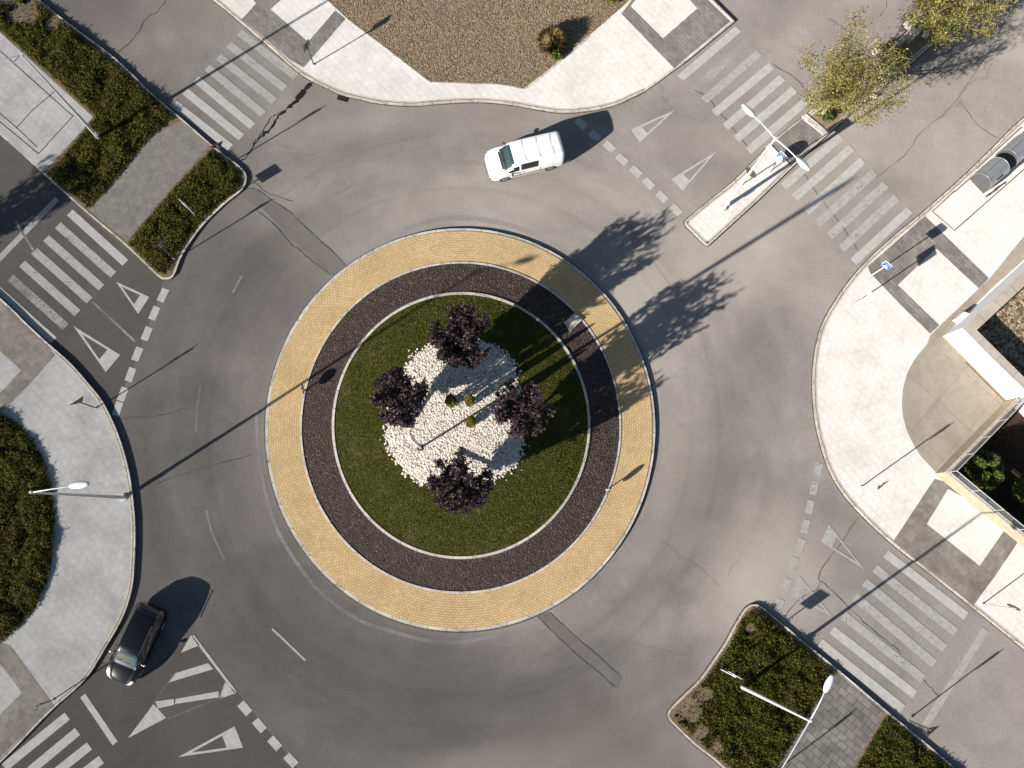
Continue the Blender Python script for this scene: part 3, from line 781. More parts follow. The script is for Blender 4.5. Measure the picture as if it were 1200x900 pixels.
# irregular little stones: octahedra with jitter, all one heap
def stones(name, x, y, z, smin, smax, mat, flat=.6):
    n = len(x)
    s = rng.uniform(smin, smax, n)
    base = np.array([[1, 0, 0], [0, 1, 0], [-1, 0, 0], [0, -1, 0], [.35, .3, .85], [-.4, -.25, .8]])
    tri = [(0, 1, 4), (1, 2, 5), (1, 5, 4), (2, 3, 5), (3, 0, 4), (3, 4, 5)]
    th = rng.uniform(0, 6.28, n); c, sn = np.cos(th), np.sin(th)
    B = base[None] * rng.uniform(.65, 1.25, (n, 6, 3)); B = B * s[:, None, None]; B[:, :, 2] *= flat
    X = B[:, :, 0] * c[:, None] - B[:, :, 1] * sn[:, None]; Y = B[:, :, 0] * sn[:, None] + B[:, :, 1] * c[:, None]
    Z = B[:, :, 2] + z[:, None]
    W = np.stack([X + x[:, None], Y + y[:, None], Z], 2)
    me = bpy.data.meshes.new(name); me.vertices.add(n * 6); me.vertices.foreach_set('co', W.reshape(-1).astype(np.float32))
    idx = (np.array(tri)[None] + (np.arange(n) * 6)[:, None, None]).reshape(-1).astype(np.int32)
    k = len(idx) // 3
    me.loops.add(len(idx)); me.loops.foreach_set('vertex_index', idx); me.polygons.add(k)
    me.polygons.foreach_set('loop_start', np.arange(k, dtype=np.int32) * 3); me.polygons.foreach_set('loop_total', np.full(k, 3, dtype=np.int32))
    me.materials.append(mat); me.update(calc_edges=True)
    o = bpy.data.objects.new(name, me); COL.objects.link(o); return stuff(o)
x, y = sample(STONES, 19000)
_e = np.array(STONES)[rng.integers(0, len(STONES), 900)]; x = np.concatenate([x, _e[:, 0] + rng.normal(0, .16, 900)]); y = np.concatenate([y, _e[:, 1] + rng.normal(0, .16, 900)])
o = stones('white_stones', x, y, onmound_a(x, y) + .02, .035, .10, M['stone']); tag(o, 'bed of white stones at the centre of the roundabout lawn', 'stones')
gx, gy = sample(PL(GRAV, KZ), 40000); o = stones('gravel', gx, gy, np.full(len(gx), KZ + .005), .02, .05, M['pebble']); tag(o, 'light brown gravel spread over the bed inside the pavement', 'gravel')
t = rng.uniform(0, 2 * math.pi, 16000); r = np.sqrt(rng.uniform(7.28 ** 2, 8.9 ** 2, 16000)); x = RC[0] + r * np.cos(t); y = RC[1] + r * EY * np.sin(t)
o = stones('mulch', x, y, onmound_a(x, y) - .02, .02, .055, M['mulch_chip'], .7); tag(o, 'dark brown mulch filling the ring round the lawn', 'mulch')

# lawn blades
n = 90000; t = rng.uniform(0, 2 * math.pi, n); r = np.sqrt(rng.uniform(0, 7.08 ** 2, n)); x = RC[0] + r * np.cos(t); y = RC[1] + r * EY * np.sin(t)
ins = np.zeros(n, bool)
sc = np.array(STONES); sc = (sc - sc.mean(0)) * .98 + sc.mean(0)
k = ~inpoly(x, y, sc); x, y = x[k], y[k]; n = len(x); z = onmound_a(x, y)
hgt = rng.uniform(.03, .085, n); th = rng.uniform(0, 6.28, n); lean = rng.normal(0, .03, (n, 2)); w = rng.uniform(.01, .022, n)
bx0 = np.stack([x - np.cos(th) * w, y - np.sin(th) * w, z], 1); bx1 = np.stack([x + np.cos(th) * w, y + np.sin(th) * w, z], 1); tp = np.stack([x + lean[:, 0], y + lean[:, 1], z + hgt], 1)
o = stuff(fastmesh('grass', np.stack([bx0, bx1, tp], 1), 3, M['grass'])); tag(o, 'short green grass of the round roundabout lawn', 'grass')

# ------------------------------------------------------------------ ground cover beds
def cover(poly_px, hmax, label, dens=900, seed=0.0, edge=.25, z0=KZ, bare=()):
    poly = PL(poly_px, z0); A = polyarea(poly)
    a = np.array(poly); lo, hi = a.min(0), a.max(0)
    # lumpy base grid
    step = .16; xs = np.arange(lo[0], hi[0], step); ys = np.arange(lo[1], hi[1], step)
    spots = [(*P(a_, b_, z0), c_) for a_, b_, c_ in bare]
    def H(x, y):
        for a_, b_, c_ in spots:
            if math.hypot(x - a_, y - b_) < c_ * (1 + .6 * noise.noise((x * 1.7, y * 1.7, 4))): return hmax * .06
        v = noise.noise((x * .9 + seed, y * .9, seed)) * .7 + noise.noise((x * 2.2 + seed, y * 2.2, 3)) * .45 + noise.noise((x * 6, y * 6, seed)) * .2
        return hmax * max(.12, .60 + .95 * v)
    pa = np.array(poly + [poly[0]])
    def edge_f(x, y):
        d = np.full(np.shape(x), 9.0)
        for (ax, ay), (bx_, by_) in zip(pa[:-1], pa[1:]):
            ux, uy = bx_ - ax, by_ - ay; t = np.clip(((x - ax) * ux + (y - ay) * uy) / (ux * ux + uy * uy + 1e-9), 0, 1)
            d = np.minimum(d, np.hypot(x - ax - ux * t, y - ay - uy * t))
        return .35 + .65 * np.clip(d / .45, 0, 1)
    gx, gy = np.meshgrid(xs, ys); fx, fy = gx.ravel(), gy.ravel(); ins = inpoly(fx, fy, poly)
    # only cells whose corners all lie inside
    ins2 = ins.reshape(gx.shape); hz = (np.array([H(u, v) * .62 if k else 0 for u, v, k in zip(fx, fy, ins)]) * edge_f(fx, fy)).reshape(gx.shape)
    idx = -np.ones(gx.shape, int); V = []
    er = ins2.copy(); er[1:-1, 1:-1] = ins2[1:-1, 1:-1] & ins2[:-2, 1:-1] & ins2[2:, 1:-1] & ins2[1:-1, :-2] & ins2[1:-1, 2:]
    for i in range(gx.shape[0]):
        for j in range(gx.shape[1]):
            if ins2[i, j]: idx[i, j] = len(V); V.append((gx[i, j] + rnd.uniform(-.04, .04), gy[i, j] + rnd.uniform(-.04, .04), z0 + (hz[i, j] if er[i, j] else .01)))
    Fc = [(idx[i, j], idx[i, j + 1], idx[i + 1, j + 1], idx[i + 1, j]) for i in range(gx.shape[0] - 1) for j in range(gx.shape[1] - 1) if not (0 < hz[i, j] < hmax * .045) and min(idx[i, j], idx[i, j + 1], idx[i + 1, j + 1], idx[i + 1, j]) >= 0]
    base = mesh('ground_cover', V, Fc, M['cover_base'], smooth=True); stuff(base); tag(base, label, 'ground cover')
    bb = (hi - lo); n = int(dens * bb[0] * bb[1]); x, y = sample(poly, n)
    z = np.array([H(u, v) for u, v in zip(x, y)]) * edge_f(x, y)
    zz = z0 + z * rng.uniform(.5, 1.05, len(x))
    x = x + rng.normal(0, .05, len(x)); y = y + rng.normal(0, .05, len(x))
    kp = (z > hmax * .07) | (rng.uniform(0, 1, len(z)) < .12); x, y, zz = x[kp], y[kp], zz[kp]
    L = quad_leaves(np.stack([x, y, zz], 1), .058, .28, .15)
    lf = fastmesh('leaves', L, 4, M['cover'], base); lf['kind'] = 'stuff'
    # upright sprigs that break the outline
    ns = int(A * 22); sx_, sy_ = sample(poly, int(ns * bb[0] * bb[1] / A)); sp = []
    for u, v in zip(sx_, sy_):
        if H(u, v) < hmax * .07: continue
        h = H(u, v) * float(edge_f(np.array([u]), np.array([v]))[0]); dx, dy = rnd.uniform(-.14, .14), rnd.uniform(-.14, .14)
        for q in range(7):
            tt = q / 6; sp.append((u + dx * tt + rnd.uniform(-.03, .03), v + dy * tt + rnd.uniform(-.03, .03), z0 + h * (.8 + .5 * tt)))
    if sp:
        lf = fastmesh('sprigs', quad_leaves(np.array(sp), .05, .4, .1), 4, M['cover'], base); lf['kind'] = 'stuff'
    return base
cover([(-60, -90), (-30, -62), (47, 4), (90, 38), (132, 74), (172, 109), (208, 139), (176, 160), (150, 192), (128, 220), (103, 244), (56, 205), (78, 178), (101, 151), (112, 137), (50, 80), (0, 36), (-60, -20)], .42, 'dark green hedge-like ground cover between the pale pavement and the upper left road', seed=1, bare=[(28, 18, .9), (60, 30, .5), (5, 0, .7)])
cover([(247, 176), (272, 192), (282, 203), (280, 219), (258, 238), (230, 266), (208, 298), (199, 318), (191, 322), (181, 317), (150, 286), (170, 260), (206, 218)], .36, 'green ground cover on the rounded tip of the upper left verge', seed=5)
cover([(-40, 470), (0, 482), (22, 496), (40, 515), (52, 538), (60, 562), (65, 600), (64, 640), (57, 680), (43, 712), (20, 738), (0, 754), (-40, 770)], .5, 'dark green rounded ground cover bed on the left pavement', seed=9, z0=.19)
cover([(884, 713), (893, 717), (906, 728), (938, 756), (978, 789), (972, 798), (947, 838), (909, 900), (890, 930), (872, 915), (845, 892), (817, 868), (793, 846), (788, 838), (794, 829), (810, 812), (825, 797), (841, 775), (854, 755), (866, 733), (875, 718)], .42, 'brownish green ground cover filling the lower right verge beside the big lamp post', seed=14, bare=[(803, 832, .75), (822, 818, .5), (820, 858, .4), (838, 878, .35), (876, 740, .3)])
cover([(1038, 838), (1072, 866), (1112, 900), (1150, 930), (985, 930), (1002, 900), (1030, 852)], .42, 'green ground cover right of the slab path in the lower right verge', seed=21)

# ------------------------------------------------------------------ trees
def make_tree(name, base, label, group, leaf, bark, height, crown_r, trunk_h, offs, n_limb, twig_n, leaf_n, leaf_s, seed, tr=.09, spread=(12, 42), zpeak=.5, leaf_aspect=.55, jit=.06, twl=(.35, .8)):
    R = random.Random(seed)
    root = empty(name, base, label, 'tree', group)
    top = np.array([offs[0], offs[1], trunk_h]); segs = []
    mid = top * .5 + np.array([R.uniform(-.05, .05), R.uniform(-.05, .05), 0])
    segs += [(np.zeros(3), mid, tr * 1.15, tr), (mid, top, tr, tr * .85)]
    tipsegs = []
    for i in range(n_limb):
        az = 2 * math.pi * (i + R.uniform(-.3, .3)) / n_limb * 1.0 + (i % 3) * .7
        tilt = rad(R.uniform(*spread)) * (1.0 if i > 2 else .25)
        L = (height - trunk_h) * R.uniform(.75, 1.0)
        d = np.array([math.cos(az) * math.sin(tilt), math.sin(az) * math.sin(tilt), math.cos(tilt)])
        p = top + np.array([0, 0, R.uniform(-.2, .2)]); r = tr * .55; k = 6
        limit = crown_r
        for s in range(k):
            step = L / k * (1.0 if s else .7)
            d2 = d + np.array([R.uniform(-.12, .12), R.uniform(-.12, .12), .12]); d2 /= np.linalg.norm(d2)
            q = p + d2 * step
            rr = math.hypot(q[0] - top[0], q[1] - top[1])
            if rr > limit: q[0] = top[0] + (q[0] - top[0]) * limit / rr; q[1] = top[1] + (q[1] - top[1]) * limit / rr
            segs.append((p, q, r, r * .78)); r *= .78
            for w in range(twig_n):
                t0 = p + (q - p) * R.random(); a2 = R.uniform(0, 6.28); til = R.uniform(.5, 1.25)
                td = np.array([math.cos(a2) * math.sin(til), math.sin(a2) * math.sin(til), math.cos(til)])
                tl = R.uniform(*twl) * (1 - .35 * s / k)
                t1 = t0 + td * tl
                rr = math.hypot(t1[0] - top[0], t1[1] - top[1])
                if rr > limit * 1.1: t1[0] = top[0] + (t1[0] - top[0]) * limit * 1.1 / rr; t1[1] = top[1] + (t1[1] - top[1]) * limit * 1.1 / rr
                segs.append((t0, t1, .014, .006)); tipsegs.append((t0, t1))
            p, d = q, d2
        tipsegs.append((p - d * .5, p + d * .35)); segs.append((p, p + d * .3, r, .006))
    tubes('trunk', segs[:2], bark, root, 10); tubes('branches', segs[2:], bark, root, 5)
    A = np.array([a for a, b in tipsegs]); B = np.array([b for a, b in tipsegs])
    pk = rng.integers(0, len(A), leaf_n); tt = rng.uniform(.1, 1.08, leaf_n)[:, None]
    c = A[pk] + (B[pk] - A[pk]) * tt + rng.normal(0, jit, (leaf_n, 3))
    fastmesh('crown', quad_leaves(c, leaf_s, leaf_aspect, .3), 4, leaf, root)
    return root

def T(px, py, z=0): a = P(px, py, z); return (a[0], a[1], z)
pz = .75
G = 'purple-leaved trees round the white stones'
def ptree(base, crown, label, seed, h, cr, nl):
    b = P(*base, .9); zc = 3.0; c = P(*crown, zc)
    return make_tree('purple_tree', (b[0], b[1], onmound(*b) - .03), label, G, M['purple'], M['bark'], h, cr, 1.0, (c[0] - b[0], c[1] - b[1]), nl, 7, nl * 1350, .06, seed, .08, (8, 50), jit=.035, twl=(.3, .8))
ptree((547, 425), (541, 402), 'purple-leaved tree at the top of the white stones, nearest the upper road', 3, 5.7, 1.48, 27)
ptree((490, 488), (473, 471), 'purple-leaved tree on the left edge of the white stones', 8, 5.5, 1.36, 24)
ptree((616, 492), (612, 482), 'purple-leaved tree on the right edge of the white stones', 13, 5.9, 1.44, 22)
ptree((540, 524), (540, 566), 'purple-leaved tree at the bottom of the white stones', 22, 5.3, 1.5, 25)
G2 = 'sparse yellow-green trees on the traffic island'
b = P(962, 136, KZ); c = P(1003, 84, 5.0)
make_tree('plane_tree', (b[0], b[1], KZ), 'sparse yellow-green tree beside the dark paved gap of the traffic island', G2, M['yellowleaf'], M['bark_pale'], 7.6, 2.8, 2.0, (c[0] - b[0], c[1] - b[1]), 20, 9, 16000, .062, 31, .12, (25, 80), jit=.2, twl=(.7, 1.5))
b = P(1064, 50, KZ); c = P(1120, -14, 5.0)
make_tree('plane_tree', (b[0], b[1], KZ), 'fuller yellow-green tree cut by the top edge of the photo', G2, M['yellowleaf'], M['bark_pale'], 7.4, 2.8, 2.0, (c[0] - b[0], c[1] - b[1]), 20, 9, 17000, .066, 37, .12, (25, 80), jit=.2, twl=(.7, 1.5))
b = P(-185, 365, .19)
make_tree('shade_tree', (b[0], b[1], .19), 'tree left of the photo whose shadow falls on the left road', None, M['bush'], M['bark'], 7.5, 2.3, 2.0, (0, 0), 15, 6, 8000, .1, 41, .12, (14, 50), jit=.1, twl=(.4, .9))

# small cypresses: dense cones of tiny leaves round a stem
def cypress(px, py, label, h, r, seed):
    b = P(px, py, .95); z = onmound(*b)
    root = empty('dwarf_cypress', (b[0], b[1], z), label, 'shrub', 'dwarf cypresses among the white stones')
    n = 4200; tt = rng.uniform(0, 1, n) ** .8; prof = r * np.sin(np.clip(.18 + tt * .85, 0, 1.02) * math.pi) ** .7 * (1 - tt * .35); th = rng.uniform(0, 6.28, n)
    rr = prof * rng.uniform(.6, 1.05, n) * (1 + .12 * np.sin(th * 5 + seed) * np.cos(tt * 9))
    c = np.stack([rr * np.cos(th), rr * np.sin(th), .08 + tt * h], 1)
    fastmesh('foliage', quad_leaves(c, .055, .5, .6), 4, M['cypress'], root)
    tubes('stem', [((0, 0, 0), (0, 0, h * .85), .04, .015)], M['bark'], root, 6)
cypress(529, 473, 'dwarf cypress leftmost of the three on the white stones', 3.0, .33, 1)
cypress(550.5, 473, 'dwarf cypress at the upper right of the three, above the lowest one', 3.2, .27, 2)
cypress(551.5, 497, 'dwarf cypress lowest of the three on the white stones', 3.0, .29, 3)
# little white spotlight among the stones
b = P(574, 488, 1); z = onmound(*b)
sp = empty('garden_spotlight', (b[0], b[1], z), 'small white spotlight on the white stones right of the cypresses', 'spotlight')
tubes('stake', [((0, 0, 0), (0, 0, .45), .03, .03)], M['lamp_white'], sp, 8); tubes('head', [((0, -.1, .5), (.1, .12, .6), .09, .13)], M['lamp_white'], sp, 12)
# slender mast added only to cast the long shadow to the upper right
b = P(493, 525, .85); tip = P(481, 512, 13.9)
ms = empty('mast', (b[0], b[1], onmound(*b)), 'tall slender pale mast added on the white stones to cast the long shadow', 'mast')
d = (tip[0] - b[0], tip[1] - b[1])
tubes('pole', [((0, 0, 0), (d[0] * .4, d[1] * .4, 5.2), .06, .085), ((d[0] * .4, d[1] * .4, 5.2), (d[0] * .94, d[1] * .94, 12.4), .085, .13), ((d[0] * .94, d[1] * .94, 12.4), (d[0], d[1], 13.2), .13, .02)], M['mast'], ms, 12)
tubes('base_plate', [((0, 0, 0), (0, 0, .06), .2, .2)], M['dark_metal'], ms, 12)

# dry clump and small shrubs
def clump(name, px, py, z0, label, cat, n, rad_, h, mat, blade=True, group=None):
    b = P(px, py, z0 + h * .4)
    root = empty(name, (b[0], b[1], z0), label, cat, group)
    th = rng.uniform(0, 6.28, n); el = rng.uniform(.15, 1.35, n); L = rad_ * rng.uniform(.5, 1.1, n)
    if blade:
        d = np.stack([np.cos(th) * np.cos(el), np.sin(th) * np.cos(el), np.sin(el) * h / rad_], 1)
        s = np.stack([-np.sin(th), np.cos(th), np.zeros(n)], 1) * .018
        p0 = np.zeros((n, 3)) + rng.normal(0, .05, (n, 3)) * [1, 1, 0]; p1 = p0 + d * (L * .6)[:, None]; p2 = p0 + d * L[:, None]; p2[:, 2] -= .12 * L / rad_ * h
        fastmesh('foliage', np.stack([p0 - s, p0 + s, p1 + s, p2, p1 - s], 1), 5, mat, root)
    else:
        u = rng.uniform(0, 1, n) ** .35; c = np.stack([np.cos(th) * np.cos(el) * u * rad_, np.sin(th) * np.cos(el) * u * rad_, .1 + np.sin(el) * u * h * .95], 1)
        c *= (1 + .18 * np.sin(th * 4 + 1)[:, None] * np.cos(el * 3)[:, None])
        fastmesh('foliage', quad_leaves(c, .06, .55, .5), 4, mat, root)
        tubes('stem', [((0, 0, 0), (.05, 0, h * .6), .05, .02), ((0, 0, .1), (-rad_ * .3, .1, h * .5), .03, .015)], M['bark'], root, 6)
    return root
clump('dry_grass_clump', 648, 45, KZ, 'dry straw-coloured grass clump on the gravel beside the pale pavement', 'plant', 2200, 1.0, 1.5, M['drybush'])
clump('green_tuft', 652, 64, KZ, 'green leafy tuft at the foot of the dry grass clump', 'plant', 900, .42, .4, M['bush'], False)
clump('yellow_bush', 716, -8, KZ, 'yellow-green bush on the gravel at the top edge', 'bush', 2600, .62, 1.1, M['cypress'], False)
clump('shrub', 968, 134, KZ, 'low yellow-green shrub nearest the dark paved gap on the traffic island', 'shrub', 900, .5, .45, M['bush'], False, 'low shrubs in the island planting')
clump('shrub', 1051, 66, KZ, 'dark shrub between the two yellow-green trees', 'shrub', 1200, .6, .5, M['cover'], False, 'low shrubs in the island planting')
clump('shrub', 1040, 60, KZ, 'brown dry shrub just left of the dark shrub between the trees', 'shrub', 900, .6, .35, M['drybush'], False, 'low shrubs in the island planting')
def rock(px, py, s, label, seed, z0=KZ):
    R = random.Random(seed); bm = bmesh.new(); bmesh.ops.create_icosphere(bm, subdivisions=2, radius=s)
    for v in bm.verts:
        k = 1 + .35 * noise.noise(v.co * (2.2 / s) + Vector((seed, 0, 0))); v.co = Vector((v.co.x * k * R.uniform(.95, 1.05), v.co.y * k * 1.25, v.co.z * k * .7))
    o = bmobj('rock', bm, M['rock']); b = P(px, py, z0 + s * .4); o.location = (b[0], b[1], z0 + s * .35); o.rotation_euler.z = seed
    tag(o, label, 'rock', 'pale rocks in the traffic island bed')
rk = [(987, 118, .27), (1000, 93, .3), (1006, 97, .22), (974, 110, .24), (1024, 112, .2), (1018, 83, .24), (1029, 60, .3), (1066, 28, .34), (1072, 38, .26), (1080, 16, .36), (1049, 67, .2), (972, 99, .2), (1085, 40, .22)]
names = ['second from the dark gap, under the sparse tree', 'upper of a touching pair under the sparse tree', 'lower of a touching pair under the sparse tree', 'nearest the dark paved gap', 'by the lower kerb under the sparse tree', 'behind the sparse tree crown', 'at the upper kerb between the trees', 'broad one left of the fuller tree', 'just below the broad one by the fuller tree', 'largest, at the upper kerb beside the fuller tree', 'beside the dark shrub', 'at the upper kerb near the dark gap', 'under the fuller tree by the lower kerb']
for i, ((x_, y_, s_), nm) in enumerate(zip(rk, names)): rock(x_, y_, s_, 'pale rock ' + nm, i * 1.7 + 1)

# thin posts along the gravel edge
for i, (px, py, lab) in enumerate([(472, 67, 'thin dark post at the gravel edge, leftmost of four'), (503.5, 93, 'thin dark post at the gravel corner, left of a close pair'), (512, 96, 'thin dark post at the gravel corner, right of a close pair'), (561, 97, 'thin dark post at the gravel edge, rightmost of four')]):
    b = P(px, py, KZ); e = empty('edge_post', (b[0], b[1], KZ), lab, 'post', 'thin posts along the gravel edge')
    tubes('stake', [((0, 0, 0), (.0, .0, [.85, .95, .85, .95][i]), .014, .014)], M['dark_metal'], e, 6)
    tubes('cap', [((0, 0, [.85, .95, .85, .95][i]), (0, 0, [.88, .98, .88, .98][i]), .024, .018)], M['dark_metal'], e, 6)

# ------------------------------------------------------------------ lamp posts
def lamp_head(parent, p0, ang, L=.95, mat='lamp_white'):
    """cobra head: a tapered shell along ang starting at p0"""
    bm = bmesh.new(); n = 9; ringv = []
    for i in range(n):
        t = i / (n - 1); w = .04 + .135 * math.sin(math.pi * min(1, t * .88 + .06)) ** .8; h = .05 + .075 * math.sin(math.pi * min(1, t * .85 + .1))
        rr = []
        for k in range(12):
            a = 2 * math.pi * k / 12; rr.append(bm.verts.new((t * L, math.cos(a) * w, max(math.sin(a), -.45) * h)))
        ringv.append(rr)
    for a, c in zip(ringv, ringv[1:]):
        for k in range(12): bm.faces.new((a[k], a[(k + 1) % 12], c[(k + 1) % 12], c[k]))
    bm.faces.new(ringv[0][::-1]); bm.faces.new(ringv[-1])
    o = bmobj('lamp_head', bm, M[mat], parent, True); o.location = p0; o.rotation_euler = (0, -rad(8), ang)
    bm = bmesh.new(); box(bm, (L * .58, 0, -.062), (L * .5, .22, .02), bev=.008); bmobj('lens', bm, M['lamp_glass'], o)
    return o

def lamp(base, top, z0, label, arms, h, cat='lamp post', mat='galv', headL=.85, r0=.10, r1=.042):
    """arms: list of end points (photo pixel of the head's inner end, at height h)"""
    b = np.array(P(*base, z0)); root = empty('street_lamp', (b[0], b[1], z0), label, cat, 'street lamps')
    H = h - z0
    t_ = np.array([0, 0]) if top is None else np.array(P(*top, h)) - b
    if np.linalg.norm(t_) > .35: t_ = t_ / np.linalg.norm(t_) * .35
    tubes('pole', [((0, 0, 0), (t_[0] * .1, t_[1] * .1, 1.0), r0 * 1.15, r0), ((t_[0] * .1, t_[1] * .1, 1.0), (t_[0], t_[1], H), r0, r1)], M[mat], root, 12)
    tubes('base_flange', [((0, 0, 0), (0, 0, .08), .2, .19)], M['galv'], root, 12)
    bm = bmesh.new(); box(bm, (r0 + .02, 0, .8), (.05, .13, .35), bev=.01); bmobj('service_door', bm, M['galv'], root)
    tubes('collar', [((t_[0], t_[1], H - .12), (t_[0], t_[1], H + .1), r1 * 1.5, r1 * 1.5)], M[mat], root, 12)
    for e in arms:
        q = np.array(P(*e, h + .25)) - b; d = q - t_; L = np.linalg.norm(d); a = math.atan2(d[1], d[0])
        segs = []; prev = (t_[0], t_[1], H)
        for k in range(1, 7):
            u = k / 6; nx = (t_[0] + d[0] * u, t_[1] + d[1] * u, H + .28 * math.sin(u * math.pi / 2)); segs.append((prev, nx, .038 - .012 * (k - 1) / 6, .038 - .012 * k / 6)); prev = nx
        tubes('arm', segs, M[mat], root, 8)
        lamp_head(root, (prev[0], prev[1], prev[2]), a, headL)
    return root
lamp((145, 583), (35, 578), .19, 'street lamp with a single short arm on the left pavement beside the dark rounded bed', [(82, 570)], 11.0, headL=.9)
lamp((848, 244), (910, 158), KZ, 'white double-armed street lamp on the traffic island by the upper right crossing', [(884, 137), (934, 186)], 9.7, mat='lamp_white')
lamp((868.5, 804.5), (949, 845), KZ, 'double-armed street lamp rising from the lower right ground cover', [(966, 811), (905, 918)], 10.6, mat='lamp_white')
lamp((117, 163), (21, 58), KZ, 'street lamp leaning over the slotted pavement at the upper left corner', [(-8, 74)], 9.7)

# ------------------------------------------------------------------ road signs
def face_mesh(kind, s, th, off):
    """panel in the local XZ plane, thickness th along Y, front towards -Y"""
    if kind == 'tri_down': pts = [(-s / 2, s * .43), (s / 2, s * .43), (0, -s * .43)]
    elif kind == 'tri_up': pts = [(-s / 2, -s * .43), (s / 2, -s * .43), (0, s * .43)]
    elif kind == 'disc': pts = [(s / 2 * math.cos(a), s / 2 * math.sin(a)) for a in np.linspace(0, 2 * math.pi, 28, endpoint=False)]
    elif kind == 'rect': pts = [(-s / 2, -s * .33), (s / 2, -s * .33), (s / 2, s * .33), (-s / 2, s * .33)]
    else: pts = [(-s / 2, -s / 2), (s / 2, -s / 2), (s / 2, s / 2), (-s / 2, s / 2)]
    n = len(pts); V = [(x, off - th / 2, z) for x, z in pts] + [(x, off + th / 2, z) for x, z in pts]
    Fc = [tuple(range(n)), tuple(range(n, 2 * n))[::-1]] + [(i, i + n, (i + 1) % n + n, (i + 1) % n) for i in range(n)]
    return V, Fc

def sign(base, z0, zc, ang, kind, label, s=.75, post='galv', two=False, r=.035, edge=None):
    """ang: plan direction (deg) the panel's plane runs in; zc: height of the panel centre"""
    b = P(*base, z0); root = empty('road_sign', (b[0], b[1], z0), label, 'road sign', 'road signs', rad(ang))
    top = zc + (s * .43 if 'tri' in kind else s * .4) - z0
    tubes('post', [((0, 0, 0), (0, 0, top), r, r)], M[post], root, 10)
    tubes('foot', [((0, 0, 0), (0, 0, .05), .07, .07)], M['galv'], root, 10)
    def panel(sub, off, flip):
        V, Fc = face_mesh(kind, s, .025, 0); q = mesh('panel', V, Fc, M[edge or 'sign_back'], root)
        q.location = (0, off, zc - z0); q.rotation_euler = (0, 0, flip)
        fr = {'tri_down': 'sign_red', 'tri_up': 'sign_red', 'disc': 'sign_blue', 'rect': 'sign_blue', 'square': 'sign_blue'}[kind]
        V, Fc = face_mesh(kind, s * .985, .004, -.0165); mesh('front', V, Fc, M[fr], q)
        V, Fc = face_mesh(kind if 'tri' in kind else ('tri_up' if kind == 'square' else 'rect'), s * (.64 if 'tri' in kind else .78), .004, -.0215)
        mesh('symbol', V, Fc, M['sign_white'], q)
        bxs('bracket', [((0, .03, zz * s / .75), (.14, .035, .03)) for zz in (-.12, .12)], M['galv'], q)
    panel(0, -.065, 0)
    if two: panel(1, .065, math.pi)
    return root

sign((367.5, 75.5), KZ, 2.35, 240, 'square', 'dark-backed square sign by the grey paving corner of the top pavement', .6, 'dark_metal')
sign((229, 253), KZ, 2.25, -45, 'square', 'pale edge-on square sign in the middle of the upper left verge tip', .62, 'galv', edge='sign_white')
sign((204, 303), KZ, 2.5, 208, 'tri_down', 'thin triangular sign at the lowest tip of the upper left verge', .8, 'dark_metal')
sign((268, 191), KZ, 2.5, 208, 'tri_down', 'thin triangular sign at the upper end of the upper left verge tip', .8, 'dark_metal')
sign((112.5, 478), .19, 2.45, 215, 'tri_down', 'dark triangular sign on the left pavement beside the give way dashes', .85, 'dark_metal')
sign((1009, 570.5), KZ, 2.75, 38, 'tri_down', 'dark-backed triangular sign standing on the bright right pavement', .8, 'galv')
sign((1020, 323.5), KZ, 2.45, -40, 'square', 'blue and white crossing sign on the dark paving by the right crossing', .5, 'lamp_white', True, edge='sign_white')
sign((997.5, 358.7), KZ, 2.7, 100, 'square', 'white-posted square sign at the rim of the bright right pavement', .62, 'lamp_white', edge='sign_white')
sign((844.5, 784), KZ, 3.0, 150, 'square', 'white-posted square sign beside the big lamp in the lower right bed', .66, 'lamp_white', edge='sign_white')
sign((1151.5, 708), KZ, 3.3, 150, 'disc', 'round sign on a slim grey post at the right pavement kerb', .7, 'galv')
sign((62, 820), .19, 2.1, 60, 'rect', 'small black sign on the lower left pavement near the black car', .42, 'dark_metal')
sign((869, 216.5), KZ, 2.0, 135, 'disc', 'round edge-on sign in the middle of the pale traffic island', .75, 'lamp_white')
sign((902, 200.5), KZ, 2.5, -45, 'square', 'blue and white crossing sign at the dark gap of the traffic island', .5, 'lamp_white', True, edge='sign_white')
sign((1065, 844), KZ, 2.6, 38, 'tri_down', 'thin triangular sign at the corner of the lowest right bed', .85, 'dark_metal')
sign((894, 914), KZ, 2.6, 218, 'tri_down', 'triangular sign below the photo beside the slab path', .85, 'dark_metal')
sign((711, 574), .3, 1.05, 60, 'disc', 'small round sign on the yellow ring, lower right side', .62, 'galv')
sign((356.5, 458), .3, 1.05, 98, 'disc', 'small round dark sign on the yellow ring, left side', .62, 'dark_metal')

